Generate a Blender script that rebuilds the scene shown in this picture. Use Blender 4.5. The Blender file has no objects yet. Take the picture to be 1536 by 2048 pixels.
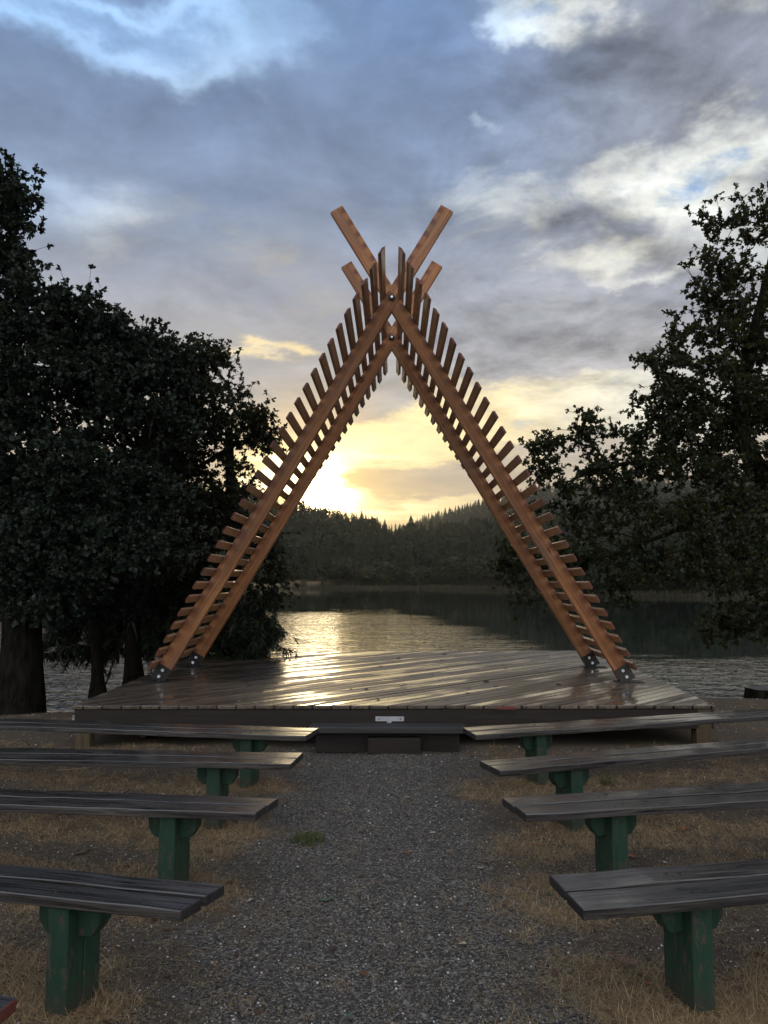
import bpy, bmesh, math, random
import numpy as np
from mathutils import Vector, Matrix
random.seed(7); RNG = np.random.default_rng(11)
R = math.radians
SC = bpy.context.scene
COL = SC.collection

# ------------------------------------------------------------------ camera
F = 1539.0; PITCH = 5.16; YAW = 0.596; ZC = 1.7
cam_d = bpy.data.cameras.new('camera'); cam = bpy.data.objects.new('camera', cam_d); COL.objects.link(cam)
cam.location = (0, 0, ZC); cam.rotation_euler = (R(90 + PITCH), 0, R(YAW))
cam_d.sensor_fit = 'VERTICAL'; cam_d.sensor_height = 34.6; cam_d.sensor_width = 25.95
cam_d.lens = F / 2048 * 34.6; cam_d.clip_start = 0.05; cam_d.clip_end = 6000
SC.camera = cam
CM = Matrix.Rotation(R(YAW), 3, 'Z') @ Matrix.Rotation(R(90 + PITCH), 3, 'X')

def ray(px, py):
    return (CM @ Vector(((px - 768) / F, -(py - 1024) / F, -1.0))).normalized()
def at_z(px, py, z):
    d = ray(px, py); t = (z - ZC) / d.z
    return Vector((0, 0, ZC)) + d * t
def at_y(px, py, y):
    d = ray(px, py); return Vector((0, 0, ZC)) + d * (y / d.y)
def azel(px, py):
    d = ray(px, py); return math.degrees(math.atan2(d.x, d.y)), math.degrees(math.asin(d.z))

# ------------------------------------------------------------------ node helper
class NB:
    """tiny expression builder over shader nodes"""
    def __init__(s, tree): s.t = tree; s.n = tree.nodes; s.l = tree.links
    def new(s, typ, **kw):
        n = s.n.new(typ)
        for k, v in kw.items(): setattr(n, k, v)
        return n
    def put(s, sock, v):
        if isinstance(v, bpy.types.NodeSocket): s.l.new(v, sock)
        elif v is not None:
            if hasattr(sock.default_value, '__len__') and not hasattr(v, '__len__'): v = (v,) * len(sock.default_value)
            if hasattr(v, '__len__') and len(sock.default_value) == 4 and len(v) == 3: v = (*v, 1)
            sock.default_value = v
    def m(s, op, a, b=None, c=None, clamp=False):
        n = s.new('ShaderNodeMath', operation=op, use_clamp=clamp)
        for i, v in enumerate((a, b, c)):
            if v is not None: s.put(n.inputs[i], v)
        return n.outputs[0]
    def vm(s, op, a, b=None, out=0):
        n = s.new('ShaderNodeVectorMath', operation=op)
        s.put(n.inputs[0], a)
        if b is not None: s.put(n.inputs[3 if op == 'SCALE' else 1], b)
        return n.outputs[out]
    def mix(s, f, a, b, typ='RGBA', blend='MIX'):
        n = s.new('ShaderNodeMix', data_type=typ)
        if typ == 'RGBA': n.blend_type = blend; i = (6, 7); o = 2
        else: i = (2, 3); o = 0
        s.put(n.inputs[0], f); s.put(n.inputs[i[0]], a); s.put(n.inputs[i[1]], b)
        return n.outputs[o]
    def noise(s, vec, scale, detail=4, rough=.5, dist=0, col=False):
        n = s.new('ShaderNodeTexNoise'); s.put(n.inputs['Vector'], vec)
        n.inputs['Scale'].default_value = scale; n.inputs['Detail'].default_value = detail
        n.inputs['Roughness'].default_value = rough; n.inputs['Distortion'].default_value = dist
        return n.outputs[1 if col else 0]
    def voro(s, vec, scale, out=0, feature='F1'):
        n = s.new('ShaderNodeTexVoronoi', feature=feature); s.put(n.inputs['Vector'], vec); n.inputs['Scale'].default_value = scale
        return n.outputs[out]
    def ss(s, v, lo, hi, a=0., b=1.):
        n = s.new('ShaderNodeMapRange', interpolation_type='SMOOTHSTEP')
        s.put(n.inputs[0], v); n.inputs[1].default_value = lo; n.inputs[2].default_value = hi
        n.inputs[3].default_value = a; n.inputs[4].default_value = b
        return n.outputs[0]
    def ramp(s, f, stops):
        n = s.new('ShaderNodeValToRGB'); e = n.color_ramp.elements
        while len(e) < len(stops): e.new(.5)
        for x, (p, c) in zip(e, stops): x.position = p; x.color = (*c, 1)
        s.put(n.inputs[0], f); return n.outputs[0]
    def map(s, vec, loc=(0, 0, 0), scale=(1, 1, 1), rot=(0, 0, 0)):
        n = s.new('ShaderNodeMapping'); s.put(n.inputs[0], vec)
        n.inputs[1].default_value = loc; n.inputs[2].default_value = rot; n.inputs[3].default_value = scale
        return n.outputs[0]
    def sep(s, vec):
        n = s.new('ShaderNodeSeparateXYZ'); s.put(n.inputs[0], vec); return n.outputs
    def comb(s, x, y, z):
        n = s.new('ShaderNodeCombineXYZ')
        for i, v in enumerate((x, y, z)): s.put(n.inputs[i], v)
        return n.outputs[0]

# ------------------------------------------------------------------ sky and sun
SUN_AZ, SUN_EL = azel(628, 990)
world = bpy.data.worlds.new('World'); SC.world = world; world.use_nodes = True
def build_world():
    t = world.node_tree; t.nodes.clear(); b = NB(t)
    out = b.new('ShaderNodeOutputWorld')
    sky = b.new('ShaderNodeTexSky', sky_type='NISHITA', sun_disc=False)
    sky.sun_elevation = R(SUN_EL); sky.sun_rotation = R(SUN_AZ); sky.air_density = 1.0; sky.dust_density = 0.6; sky.ozone_density = 2.0
    d = b.new('ShaderNodeTexCoord').outputs['Generated']
    x, y, z = b.sep(d)
    zz = b.m('ADD', b.m('MAXIMUM', z, 0), .15)
    P = b.comb(b.m('DIVIDE', x, zz), b.m('DIVIDE', y, zz), 0)
    n1 = b.noise(b.map(P, (3.1, 1.7, 0), (1.0, 1.15, 1)), 1.05, 9, .56, .35)
    n2 = b.noise(b.map(P, (7.7, 4.2, 1.0)), 3.4, 8, .62, .25)
    n2o = b.noise(b.map(P, (7.7 - .012, 4.2 + .10, 1.0)), 3.4, 8, .62, .25)
    n4 = b.noise(b.map(P, (2.7, 8.2, 4.0), (1, 1.1, 1)), 1.9, 7, .58, .5)
    n3 = b.noise(b.map(d, (1, 2, 3), (1, 1, 1.6)), 7.5, 10, .66, .5)
    wv = b.noise(b.map(P, (0, 9, 2)), 2.3, 6, .6, 0, True)
    wx, wy, wz = b.sep(wv)
    az = b.m('MULTIPLY', b.m('ARCTAN2', x, y), 57.2958)
    el = b.m('MULTIPLY', b.m('ARCSINE', z), 57.2958)
    amp = b.m('ADD', 1.5, b.m('MULTIPLY', el, .16))
    azw = b.m('ADD', az, b.m('MULTIPLY', b.m('SUBTRACT', wx, .5), b.m('MULTIPLY', amp, 4.2)))
    elw = b.m('ADD', el, b.m('MULTIPLY', b.m('SUBTRACT', wy, .5), b.m('MULTIPLY', amp, 2.2)))
    def blobs(lst):
        tot = None
        for (px, py, rx, ry, s) in lst:
            a0, e0 = azel(px, py)
            ra = abs(azel(px + rx, py)[0] - azel(px - rx, py)[0]) / 2; re = abs(azel(px, py - ry)[1] - azel(px, py + ry)[1]) / 2
            u = b.m('MULTIPLY', b.m('SUBTRACT', azw, a0), 1 / ra); v = b.m('MULTIPLY', b.m('SUBTRACT', elw, e0), 1 / re)
            q = b.m('ADD', b.m('MULTIPLY', u, u), b.m('MULTIPLY', v, v))
            g = b.m('MULTIPLY', b.m('EXPONENT', b.m('MULTIPLY', q, -1)), s)
            tot = g if tot is None else b.m('ADD', tot, g)
        return tot
    holes = blobs([(170, 20, 190, 60, .62), (330, 110, 150, 75, .55), (540, 60, 120, 60, .16),
                   (1130, 45, 105, 55, .66), (1020, 295, 50, 20, .25), (1410, 365, 125, 80, .62), (1530, 330, 80, 60, .25),
                   (1210, 330, 210, 45, .30), (900, 395, 110, 40, .22), (1140, 520, 110, 60, .34), (1230, 565, 70, 22, .3), (1330, 545, 60, 24, .3),
                   (570, 695, 70, 20, .36), (470, 690, 50, 20, .3), (170, 430, 100, 45, .17), (360, 640, 200, 40, .06),
                   (1120, 775, 260, 40, .34), (1010, 850, 160, 50, .40), (1290, 830, 90, 60, .34), (850, 850, 90, 25, .3),
                   (620, 960, 110, 55, .8), (560, 920, 70, 45, .4), (800, 905, 150, 22, .52), (790, 1025, 180, 22, .6), (690, 870, 60, 25, .3), (535, 955, 60, 40, .5), (900, 770, 130, 60, .22), (760, 860, 90, 24, .25), (1080, 400, 90, 40, .16), (1180, 470, 40, 60, .2)])
    darks = blobs([(1440, 60, 160, 80, .30), (900, 60, 150, 80, .16), (250, 240, 330, 90, .16), (640, 300, 330, 170, .12), (1290, 170, 260, 100, .14), (1180, 660, 240, 70, .22),
                   (850, 972, 130, 24, .42), (640, 810, 130, 40, .12), (870, 690, 120, 60, .12), (1250, 430, 120, 40, .1), (990, 900, 70, 30, .2)])
    den = b.m('ADD', .60, b.m('MULTIPLY', b.m('SUBTRACT', n1, .5), .75))
    den = b.m('ADD', den, b.m('MULTIPLY', b.m('SUBTRACT', n2, .5), b.m('ADD', .42, b.m('MULTIPLY', b.ss(az, -3, 10), .50))))
    den = b.m('ADD', den, b.m('MULTIPLY', b.m('SUBTRACT', n3, .5), b.m('ADD', .50, b.m('MULTIPLY', b.ss(az, -3, 10), .55))))
    den = b.m('ADD', den, b.m('MULTIPLY', b.m('SUBTRACT', n4, .5), b.m('ADD', .35, b.m('MULTIPLY', b.ss(az, -4, 18), .5))))
    den = b.m('ADD', b.m('SUBTRACT', den, holes), darks)
    sd = (math.sin(R(SUN_AZ)) * math.cos(R(SUN_EL)), math.cos(R(SUN_AZ)) * math.cos(R(SUN_EL)), math.sin(R(SUN_EL)))
    ang = b.m('MULTIPLY', b.m('ARCCOSINE', b.vm('DOT_PRODUCT', d, sd, 1)), 57.2958)
    s1 = b.m('EXPONENT', b.m('MULTIPLY', ang, -1 / 17.))
    s2 = b.m('EXPONENT', b.m('MULTIPLY', b.m('MULTIPLY', ang, ang), -1 / 4.8))
    back = b.ss(b.m('MULTIPLY', y, -1), -.3, .7)            # the brighter half of the sky away from the sunset
    dark = b.ramp(b.m('DIVIDE', b.m('ADD', el, b.m('MULTIPLY', b.m('SUBTRACT', wx, .5), 9)), 90), [(.03, (.64, .48, .27)), (.08, (.50, .42, .32)), (.15, (.39, .375, .365)), (.22, (.30, .315, .360)), (.30, (.190, .245, .355)), (.45, (.128, .205, .365))])
    dark = b.mix(b.m('MULTIPLY', b.ss(az, 2, 22), b.ss(el, 12, 28)), dark, b.mix(.6, dark, (.265, .265, .285)))
    dark = b.mix(b.ss(s1, .55, .95), dark, (.80, .56, .22))
    dark = b.mix(back, dark, (1.0, 1.02, 1.08))
    lit = b.mix(b.ss(s1, .12, .45), (.36, .58, .90), (1.0, .80, .42))
    lit = b.mix(b.ss(az, 1, 16), lit, b.mix(.6, lit, (.88, .77, .50)))
    lit = b.mix(back, lit, (1.35, 1.3, 1.25))
    lit = b.mix(b.m('MULTIPLY', b.ss(den, .06, -.30), b.m('MULTIPLY', b.ss(ang, 9, 20), .85)), lit, (.27, .46, .80))
    glow = b.vm('SCALE', (10., 7.6, 3.8), b.m('MULTIPLY', s2, b.ss(den, .48, -.15)))
    warmth = b.vm('SCALE', (.70, .45, .14), b.m('EXPONENT', b.m('MULTIPLY', ang, -1 / 3.5)))
    thick = b.ss(den, .08, .60)
    cloud = b.mix(thick, lit, dark)
    # soft modelling of the cloud underside
    sh = b.m('ADD', .55, b.m('ADD', b.m('MULTIPLY', n2, .42), b.m('MULTIPLY', n3, .45)))
    sh = b.m('MULTIPLY', sh, b.m('ADD', 1.0, b.m('MULTIPLY', b.m('SUBTRACT', n2, n2o), b.m('MULTIPLY', b.ss(el, 4, 17), b.m('ADD', .7, b.m('MULTIPLY', b.ss(az, -6, 14), 1.4))))))
    cloud = b.vm('SCALE', cloud, sh)
    cover = b.ss(den, -.45, .12, .42, 1.)
    bg_sky = b.new('ShaderNodeBackground'); bg_sky.inputs[1].default_value = .15; b.l.new(sky.outputs[0], bg_sky.inputs[0])
    bg_cl = b.new('ShaderNodeBackground'); b.put(bg_cl.inputs[0], b.vm('ADD', cloud, b.vm('ADD', glow, warmth))); bg_cl.inputs[1].default_value = 1.12
    mx = b.new('ShaderNodeMixShader'); b.put(mx.inputs[0], cover); b.l.new(bg_sky.outputs[0], mx.inputs[1]); b.l.new(bg_cl.outputs[0], mx.inputs[2])
    b.l.new(mx.outputs[0], out.inputs[0])
build_world()
world.cycles.sampling_method = 'MANUAL'; world.cycles.sample_map_resolution = 1024
sun_d = bpy.data.lights.new('sun', 'SUN'); sun_d.energy = .05; sun_d.angle = R(4); sun_d.color = (1, .78, .48)
sun = bpy.data.objects.new('sun', sun_d); COL.objects.link(sun)
sun.rotation_euler = Vector((-math.sin(R(SUN_AZ)) * math.cos(R(SUN_EL + .5)), -math.cos(R(SUN_AZ)) * math.cos(R(SUN_EL + .5)), -math.sin(R(SUN_EL + .5)))).to_track_quat('-Z', 'Y').to_euler()
sun.location = (0, 0, 30)
SC.view_settings.view_transform = 'Standard'; SC.view_settings.look = 'None'; SC.view_settings.exposure = .22; SC.view_settings.gamma = 1
SC.cycles.max_bounces = 6; SC.cycles.diffuse_bounces = 2; SC.cycles.glossy_bounces = 3; SC.cycles.transmission_bounces = 2
SC.cycles.volume_bounces = 0; SC.cycles.transparent_max_bounces = 6
SC.cycles.caustics_reflective = False; SC.cycles.caustics_refractive = False
SC.cycles.sample_clamp_indirect = 4.0
SC.cycles.use_denoising = True
try: SC.cycles.denoiser = 'OPENIMAGEDENOISE'
except Exception: pass

# ------------------------------------------------------------------ object helpers
def tag(o, label=None, cat=None, group=None, kind=None):
    if label: o['label'] = label
    if cat: o['category'] = cat
    if group: o['group'] = group
    if kind: o['kind'] = kind
    return o
def empty(name, loc, label, cat, group=None, rz=0):
    o = bpy.data.objects.new(name, None); COL.objects.link(o); o.location = loc; o.rotation_euler = (0, 0, rz)
    o.empty_display_size = .2
    return tag(o, label, cat, group)
def link(name, me, mats, parent=None, mtx=None):
    o = bpy.data.objects.new(name, me); COL.objects.link(o)
    for m in (mats if isinstance(mats, (list, tuple)) else [mats]): me.materials.append(m)
    if parent is not None: o.parent = parent; o.matrix_parent_inverse = Matrix()
    if mtx is not None: o.matrix_local = mtx
    return o
def mesh_np(name, V, F_, smooth=False, mi=None):
    """one mesh from a vertex array and a face array with a fixed corner count"""
    V = np.asarray(V, np.float32); F_ = np.asarray(F_, np.int32); k = F_.shape[1]
    me = bpy.data.meshes.new(name)
    me.vertices.add(len(V)); me.vertices.foreach_set('co', V.ravel())
    me.loops.add(F_.size); me.loops.foreach_set('vertex_index', F_.ravel())
    me.polygons.add(len(F_)); me.polygons.foreach_set('loop_start', np.arange(len(F_), dtype=np.int32) * k)
    if smooth: me.polygons.foreach_set('use_smooth', np.ones(len(F_), bool))
    if mi is not None: me.polygons.foreach_set('material_index', np.asarray(mi, np.int32))
    me.update(calc_edges=True); me.validate()
    return me
def bm_mesh(name, bm):
    me = bpy.data.meshes.new(name); bm.normal_update(); bm.to_mesh(me); bm.free(); return me
def bm_box(bm, c, s, mtx=None, mat=0):
    r = bmesh.ops.create_cube(bm, size=1)
    M = Matrix.Translation(Vector(c)) @ Matrix.Diagonal((*s, 1))
    bmesh.ops.transform(bm, matrix=(mtx @ M) if mtx else M, verts=r['verts'])
    for f in set(f for v in r['verts'] for f in v.link_faces): f.material_index = mat
    return r['verts']
def bm_cyl(bm, p0, p1, r0, r1=None, seg=12, mat=0):
    p0, p1 = Vector(p0), Vector(p1); d = p1 - p0
    M = Matrix.Translation((p0 + p1) / 2) @ d.to_track_quat('Z', 'Y').to_matrix().to_4x4()
    r = bmesh.ops.create_cone(bm, cap_ends=True, segments=seg, radius1=r0, radius2=r0 if r1 is None else r1, depth=d.length, matrix=M)
    for f in set(f for v in r['verts'] for f in v.link_faces): f.material_index = mat
    return r['verts']
def bevel(o, w=.004, seg=1):
    m = o.modifiers.new('bevel', 'BEVEL'); m.width = w; m.segments = seg; m.limit_method = 'ANGLE'; m.angle_limit = R(40)
    return o
def frame(x_axis, y_hint, org):
    X = Vector(x_axis).normalized(); Y = Vector(y_hint); Y = (Y - X * Y.dot(X)).normalized(); Z = X.cross(Y)
    return Matrix((( X.x, Y.x, Z.x, org[0]), (X.y, Y.y, Z.y, org[1]), (X.z, Y.z, Z.z, org[2]), (0, 0, 0, 1)))
def timber(name, p0, p1, w, t, y_hint, mats, parent=None, bev=.006, cut0=0., cut1=0., endmat=0):
    """a sawn timber from p0 to p1: local X along its length, w across y_hint, t along the third axis; ends cut on a slant"""
    p0, p1 = Vector(p0), Vector(p1); L = (p1 - p0).length
    bm = bmesh.new(); nseg = max(1, int(L / .6)); rows = []
    for i in range(nseg + 1):
        x = L * i / nseg; r_ = []
        for sy, sz in ((-1, -1), (1, -1), (1, 1), (-1, 1)):
            xo = 0
            if i == 0: xo = cut0 * (sy * .5 + .5)
            if i == nseg: xo = -cut1 * (sy * .5 + .5)
            r_.append(bm.verts.new((x + xo, sy * w / 2, sz * t / 2)))
        rows.append(r_)
    for a, c in zip(rows, rows[1:]):
        for k in range(4): bm.faces.new((a[k], a[(k + 1) % 4], c[(k + 1) % 4], c[k]))
    for f in (bm.faces.new(rows[0][::-1]), bm.faces.new(rows[-1])): f.material_index = endmat
    bmesh.ops.recalc_face_normals(bm, faces=bm.faces)
    o = link(name, bm_mesh(name, bm), mats, parent, frame(p1 - p0, y_hint, p0))
    return bevel(o, bev)

# ------------------------------------------------------------------ materials
def mat(name, fn):
    m = bpy.data.materials.new(name); m.use_nodes = True; t = m.node_tree; t.nodes.clear(); b = NB(t)
    out = b.new('ShaderNodeOutputMaterial'); p = b.new('ShaderNodeBsdfPrincipled')
    b.l.new(p.outputs[0], out.inputs[0])
    b.p = p; b.out = out
    b.obj = b.new('ShaderNodeTexCoord').outputs['Object']
    b.geo = b.new('ShaderNodeNewGeometry')
    b.inf = b.new('ShaderNodeObjectInfo')
    fn(b)
    return m
def setp(b, **kw):
    for k, v in kw.items(): b.put(b.p.inputs[{'col': 'Base Color', 'rough': 'Roughness', 'spec': 'Specular IOR Level', 'metal': 'Metallic'}[k]], v)
def bump(b, h, dist, strength=1.):
    n = b.new('ShaderNodeBump'); n.inputs['Strength'].default_value = strength; n.inputs['Distance'].default_value = dist
    b.put(n.inputs['Height'], h); b.l.new(n.outputs[0], b.p.inputs['Normal'])
def wood(name, c_lo, c_hi, rough=(.45, .65), stain=0, grain=1., wet=0., spec=.4, seed_rand=True):
    def fn(b):
        v = b.obj
        if seed_rand: v = b.vm('ADD', v, b.vm('SCALE', (13.7, 5.3, 9.1), b.inf.outputs['Random']))
        g = b.noise(b.map(v, scale=(1.2 * grain, 34 * grain, 34 * grain)), 1, 6, .6, .8)
        big = b.noise(b.map(v, scale=(.8, 3, 3)), 1.4, 3, .5)
        c = b.mix(b.ss(g, .32, .70), c_lo, c_hi)
        c = b.mix(b.ss(big, .35, .75), c, b.mix(.45, c, c_lo))
        gw = b.noise(b.map(v, (5, 5, 5), (.5, 2.2, 2.2)), 1.7, 4, .6); lum = (c_lo[0] + c_hi[0] + c_lo[1] + c_hi[1]) / 5.5
        c = b.mix(b.ss(gw, .48, .72, 0, .42), c, (lum * .62, lum * .56, lum * .5))
        kn = b.voro(b.map(v, scale=(1.3, 7, 7)), 1)
        c = b.mix(b.ss(kn, .10, .03), c, (c_lo[0] * .35, c_lo[1] * .3, c_lo[2] * .3))
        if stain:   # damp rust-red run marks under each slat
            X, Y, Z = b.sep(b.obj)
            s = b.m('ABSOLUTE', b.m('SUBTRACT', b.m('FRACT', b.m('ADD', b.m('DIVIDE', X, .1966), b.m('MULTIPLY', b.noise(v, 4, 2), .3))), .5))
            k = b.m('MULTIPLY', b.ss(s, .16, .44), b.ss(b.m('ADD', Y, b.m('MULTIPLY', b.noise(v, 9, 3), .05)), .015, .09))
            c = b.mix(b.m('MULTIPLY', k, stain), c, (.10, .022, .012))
        rv = b.m('ADD', .8, b.m('MULTIPLY', b.inf.outputs['Random'], .4))
        setp(b, col=b.vm('SCALE', c, rv), rough=b.ss(b.m('ADD', g, big), .6, 1.3, rough[0], rough[1]), spec=spec)
        if wet:                              # rain film lying in patches along the board
            wf = b.noise(b.map(v, (3, 1, 2), (.9, 7, 7)), 1.5, 4, .6)
            b.put(b.p.inputs['Coat Weight'], b.m('MULTIPLY', b.ss(wf, .36, .62), wet)); b.p.inputs['Coat Roughness'].default_value = .12
        bump(b, g, .0025, .6)
    return mat(name, fn)
M = {}
M['cedar'] = wood('cedar', (.205, .078, .028), (.44, .196, .068), (.4, .6), stain=.75)
M['cedar_slat'] = wood('cedar_slat', (.20, .095, .045), (.38, .215, .115), (.36, .55), wet=.5)
M['red_end'] = wood('red_end', (.085, .022, .014), (.17, .042, .026), (.5, .7))
M['bench_board'] = wood('bench_board', (.015, .014, .014), (.084, .076, .070), (.17, .38), grain=1.9, spec=.6, wet=.9)
M['bench_end'] = wood('bench_end', (.010, .009, .009), (.030, .027, .026), (.6, .8))
M['bench_red'] = wood('bench_red', (.07, .018, .012), (.13, .035, .022), (.5, .7))
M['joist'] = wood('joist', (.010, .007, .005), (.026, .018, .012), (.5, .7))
M['post_wood'] = wood('post_wood', (.055, .038, .020), (.11, .080, .042), (.55, .75))
M['step_wood'] = wood('step_wood', (.026, .025, .025), (.055, .053, .052), (.5, .7))
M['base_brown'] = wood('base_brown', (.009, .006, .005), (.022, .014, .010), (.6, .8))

def f_green(b):
    v = b.vm('ADD', b.obj, b.vm('SCALE', (13., 5., 9.), b.inf.outputs['Random']))
    n = b.noise(v, 7, 5, .6); n2 = b.noise(b.map(v, scale=(9, 9, 1.0)), 3, 5, .65); n3 = b.noise(b.map(v, scale=(1, 1, .5)), 26, 5, .7)
    c = b.mix(n, (.008, .030, .018), (.021, .058, .035))
    c = b.mix(b.m('MULTIPLY', b.ss(n2, .50, .70), .75), c, (.014, .020, .016))
    c = b.mix(b.ss(b.m('ADD', n3, b.m('MULTIPLY', n2, .35)), .73, .79), c, (.060, .048, .036))
    z = b.sep(b.obj)[2]
    c = b.mix(b.m('MULTIPLY', b.ss(b.m('ADD', z, b.m('MULTIPLY', n3, .16)), .20, .06), .75), c, (.040, .034, .026))
    setp(b, col=c, rough=b.ss(n2, .3, .7, .5, .8), spec=.3); bump(b, b.m('ADD', n2, b.m('MULTIPLY', n3, .7)), .005, .8)
M['green_paint'] = mat('green_paint', f_green)

def f_deck(b):
    # local X runs along the boards (the deck mesh is built in that frame)
    X, Y, Z = b.sep(b.obj)
    bid = b.m('FLOOR', b.m('DIVIDE', Y, .1385))
    rb = b.new('ShaderNodeTexWhiteNoise', noise_dimensions='1D'); b.put(rb.inputs['W'], bid)
    v = b.vm('ADD', b.obj, b.vm('SCALE', (31., 0, 7.), rb.outputs[0]))
    g = b.noise(b.map(v, scale=(1.0, 30, 30)), 1, 6, .6, .6)
    c = b.mix(b.ss(g, .3, .72), (.062, .047, .034), (.160, .127, .096))
    c = b.vm('SCALE', c, b.m('ADD', .55, b.m('MULTIPLY', rb.outputs[0], .9)))
    ed = b.m('ABSOLUTE', b.m('SUBTRACT', b.m('FRACT', b.m('DIVIDE', Y, .1385)), .5))
    c = b.mix(b.m('MULTIPLY', b.ss(b.m('ADD', ed, b.m('MULTIPLY', g, .05)), .43, .50), .8), c, (.018, .015, .012))
    wet = b.noise(b.map(v, scale=(.55, 3.2, 1)), 1.2, 5, .55, .3)
    wide = b.noise(b.map(b.obj, (3, 1, 0)), .55, 3, .5)
    w = b.ss(b.m('ADD', b.m('ADD', wet, b.m('MULTIPLY', b.m('SUBTRACT', rb.outputs[0], .5), .22)), b.m('MULTIPLY', b.m('SUBTRACT', wide, .5), .6)), .42, .60)
    c = b.mix(b.m('MULTIPLY', w, .6), c, b.vm('SCALE', c, .45))
    b.put(b.p.inputs['Coat Weight'], b.m('MULTIPLY', w, .7)); b.p.inputs['Coat Roughness'].default_value = .10
    setp(b, col=c, rough=b.mix(w, .42, .17, 'FLOAT'), spec=b.mix(w, .35, .65, 'FLOAT'))
    ed = b.m('ABSOLUTE', b.m('SUBTRACT', b.m('FRACT', b.m('DIVIDE', Y, .1385)), .5))
    h = b.m('ADD', b.m('MULTIPLY', g, .6), b.m('MULTIPLY', b.m('MULTIPLY', ed, ed), -2.2))
    bump(b, h, .004, .8)
M['deck'] = mat('deck', f_deck)

def f_metal(c, r=.4, metal=.85):
    def fn(b):
        n = b.noise(b.obj, 30, 4, .6)
        setp(b, col=b.mix(n, tuple(q * .7 for q in c), c), rough=b.ss(n, .3, .7, r, r + .2), metal=metal); bump(b, n, .001, .3)
    return fn
M['black_steel'] = mat('black_steel', f_metal((.008, .008, .008), .6, 0))
M['grey_steel'] = mat('grey_steel', f_metal((.040, .036, .028), .6, 0))
M['galvanised'] = mat('galvanised', f_metal((.55, .56, .58), .4, .6))
M['bolt'] = mat('bolt', f_metal((.75, .76, .78), .2, .9))
M['rubber'] = mat('rubber', f_metal((.012, .012, .012), .5, 0))

def f_bark(c0, c1, moss=.0):
    def fn(b):
        n = b.noise(b.map(b.obj, scale=(9, 9, 2.2)), 1.6, 6, .65, .5); n2 = b.noise(b.obj, 2.3, 4, .6)
        c = b.mix(b.ss(n, .35, .65), c0, c1)
        if moss: c = b.mix(b.m('MULTIPLY', b.ss(n2, .45, .62), moss), c, (.026, .030, .014))
        setp(b, col=c, rough=.95, spec=.05); rg = b.noise(b.map(b.obj, scale=(16, 16, 1.6)), 1.3, 4, .6, .6); bump(b, b.m('ADD', n, rg), .06, 1.)
    return fn
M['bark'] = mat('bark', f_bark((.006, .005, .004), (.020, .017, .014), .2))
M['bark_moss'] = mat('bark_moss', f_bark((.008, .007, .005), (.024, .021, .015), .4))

def f_leaf(c0, c1, c2, tr=(.10, .13, .02), trw=.25, rough=.42):
    def fn(b):
        r = b.geo.outputs['Random Per Island']
        c = b.ramp(r, [(0, c0), (.6, c1), (.93, c1), (1, c2)])
        setp(b, col=c, rough=rough, spec=.3)
        tl = b.new('ShaderNodeBsdfTranslucent'); b.put(tl.inputs[0], tr)
        mx = b.new('ShaderNodeMixShader'); mx.inputs[0].default_value = trw
        b.l.new(b.p.outputs[0], mx.inputs[1]); b.l.new(tl.outputs[0], mx.inputs[2]); b.l.new(mx.outputs[0], b.out.inputs[0])
    return fn
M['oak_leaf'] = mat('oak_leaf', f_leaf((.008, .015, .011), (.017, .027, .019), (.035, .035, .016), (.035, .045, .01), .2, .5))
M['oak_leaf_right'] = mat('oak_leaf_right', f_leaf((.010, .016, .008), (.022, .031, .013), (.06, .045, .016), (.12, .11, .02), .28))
M['bay_leaf'] = mat('bay_leaf', f_leaf((.008, .013, .006), (.018, .025, .010), (.04, .036, .013), (.08, .075, .014)))
M['fir_leaf'] = mat('fir_leaf', f_leaf((.014, .022, .012), (.030, .042, .022), (.05, .045, .02), (.05, .06, .015), .12))
M['lichen'] = mat('lichen', f_leaf((.11, .12, .07), (.17, .18, .11), (.20, .20, .13), (.14, .14, .07), .3, .8))
def f_far(c0, c1):
    def fn(b):                               # tree to tree colour differences over the hillside
        n = b.noise(b.geo.outputs['Position'], .13, 3, .6); n2 = b.noise(b.geo.outputs['Position'], .9, 2, .5)
        setp(b, col=b.mix(b.ss(b.m('ADD', b.m('MULTIPLY', n, .75), b.m('MULTIPLY', n2, .25)), .36, .64), c0, c1), rough=.85, spec=.15)
    return fn
M['conifer'] = mat('conifer', f_far((.005, .009, .005), (.024, .034, .015)))
M['broadleaf'] = mat('broadleaf', f_far((.010, .014, .006), (.038, .042, .018)))
M['dry_grass'] = mat('dry_grass', f_leaf((.19, .130, .070), (.43, .31, .17), (.70, .56, .36), (.22, .14, .06), .25, .75))
M['straw'] = mat('straw', f_leaf((.12, .088, .05), (.25, .19, .11), (.42, .36, .24), (.22, .16, .08), .1, .7))
M['green_grass'] = mat('green_grass', f_leaf((.05, .07, .02), (.09, .11, .035), (.14, .13, .05), (.1, .12, .03), .25, .7))
M['reed'] = mat('reed', f_leaf((.028, .028, .014), (.055, .052, .026), (.09, .08, .04), (.08, .08, .03), .15, .8))

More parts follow.
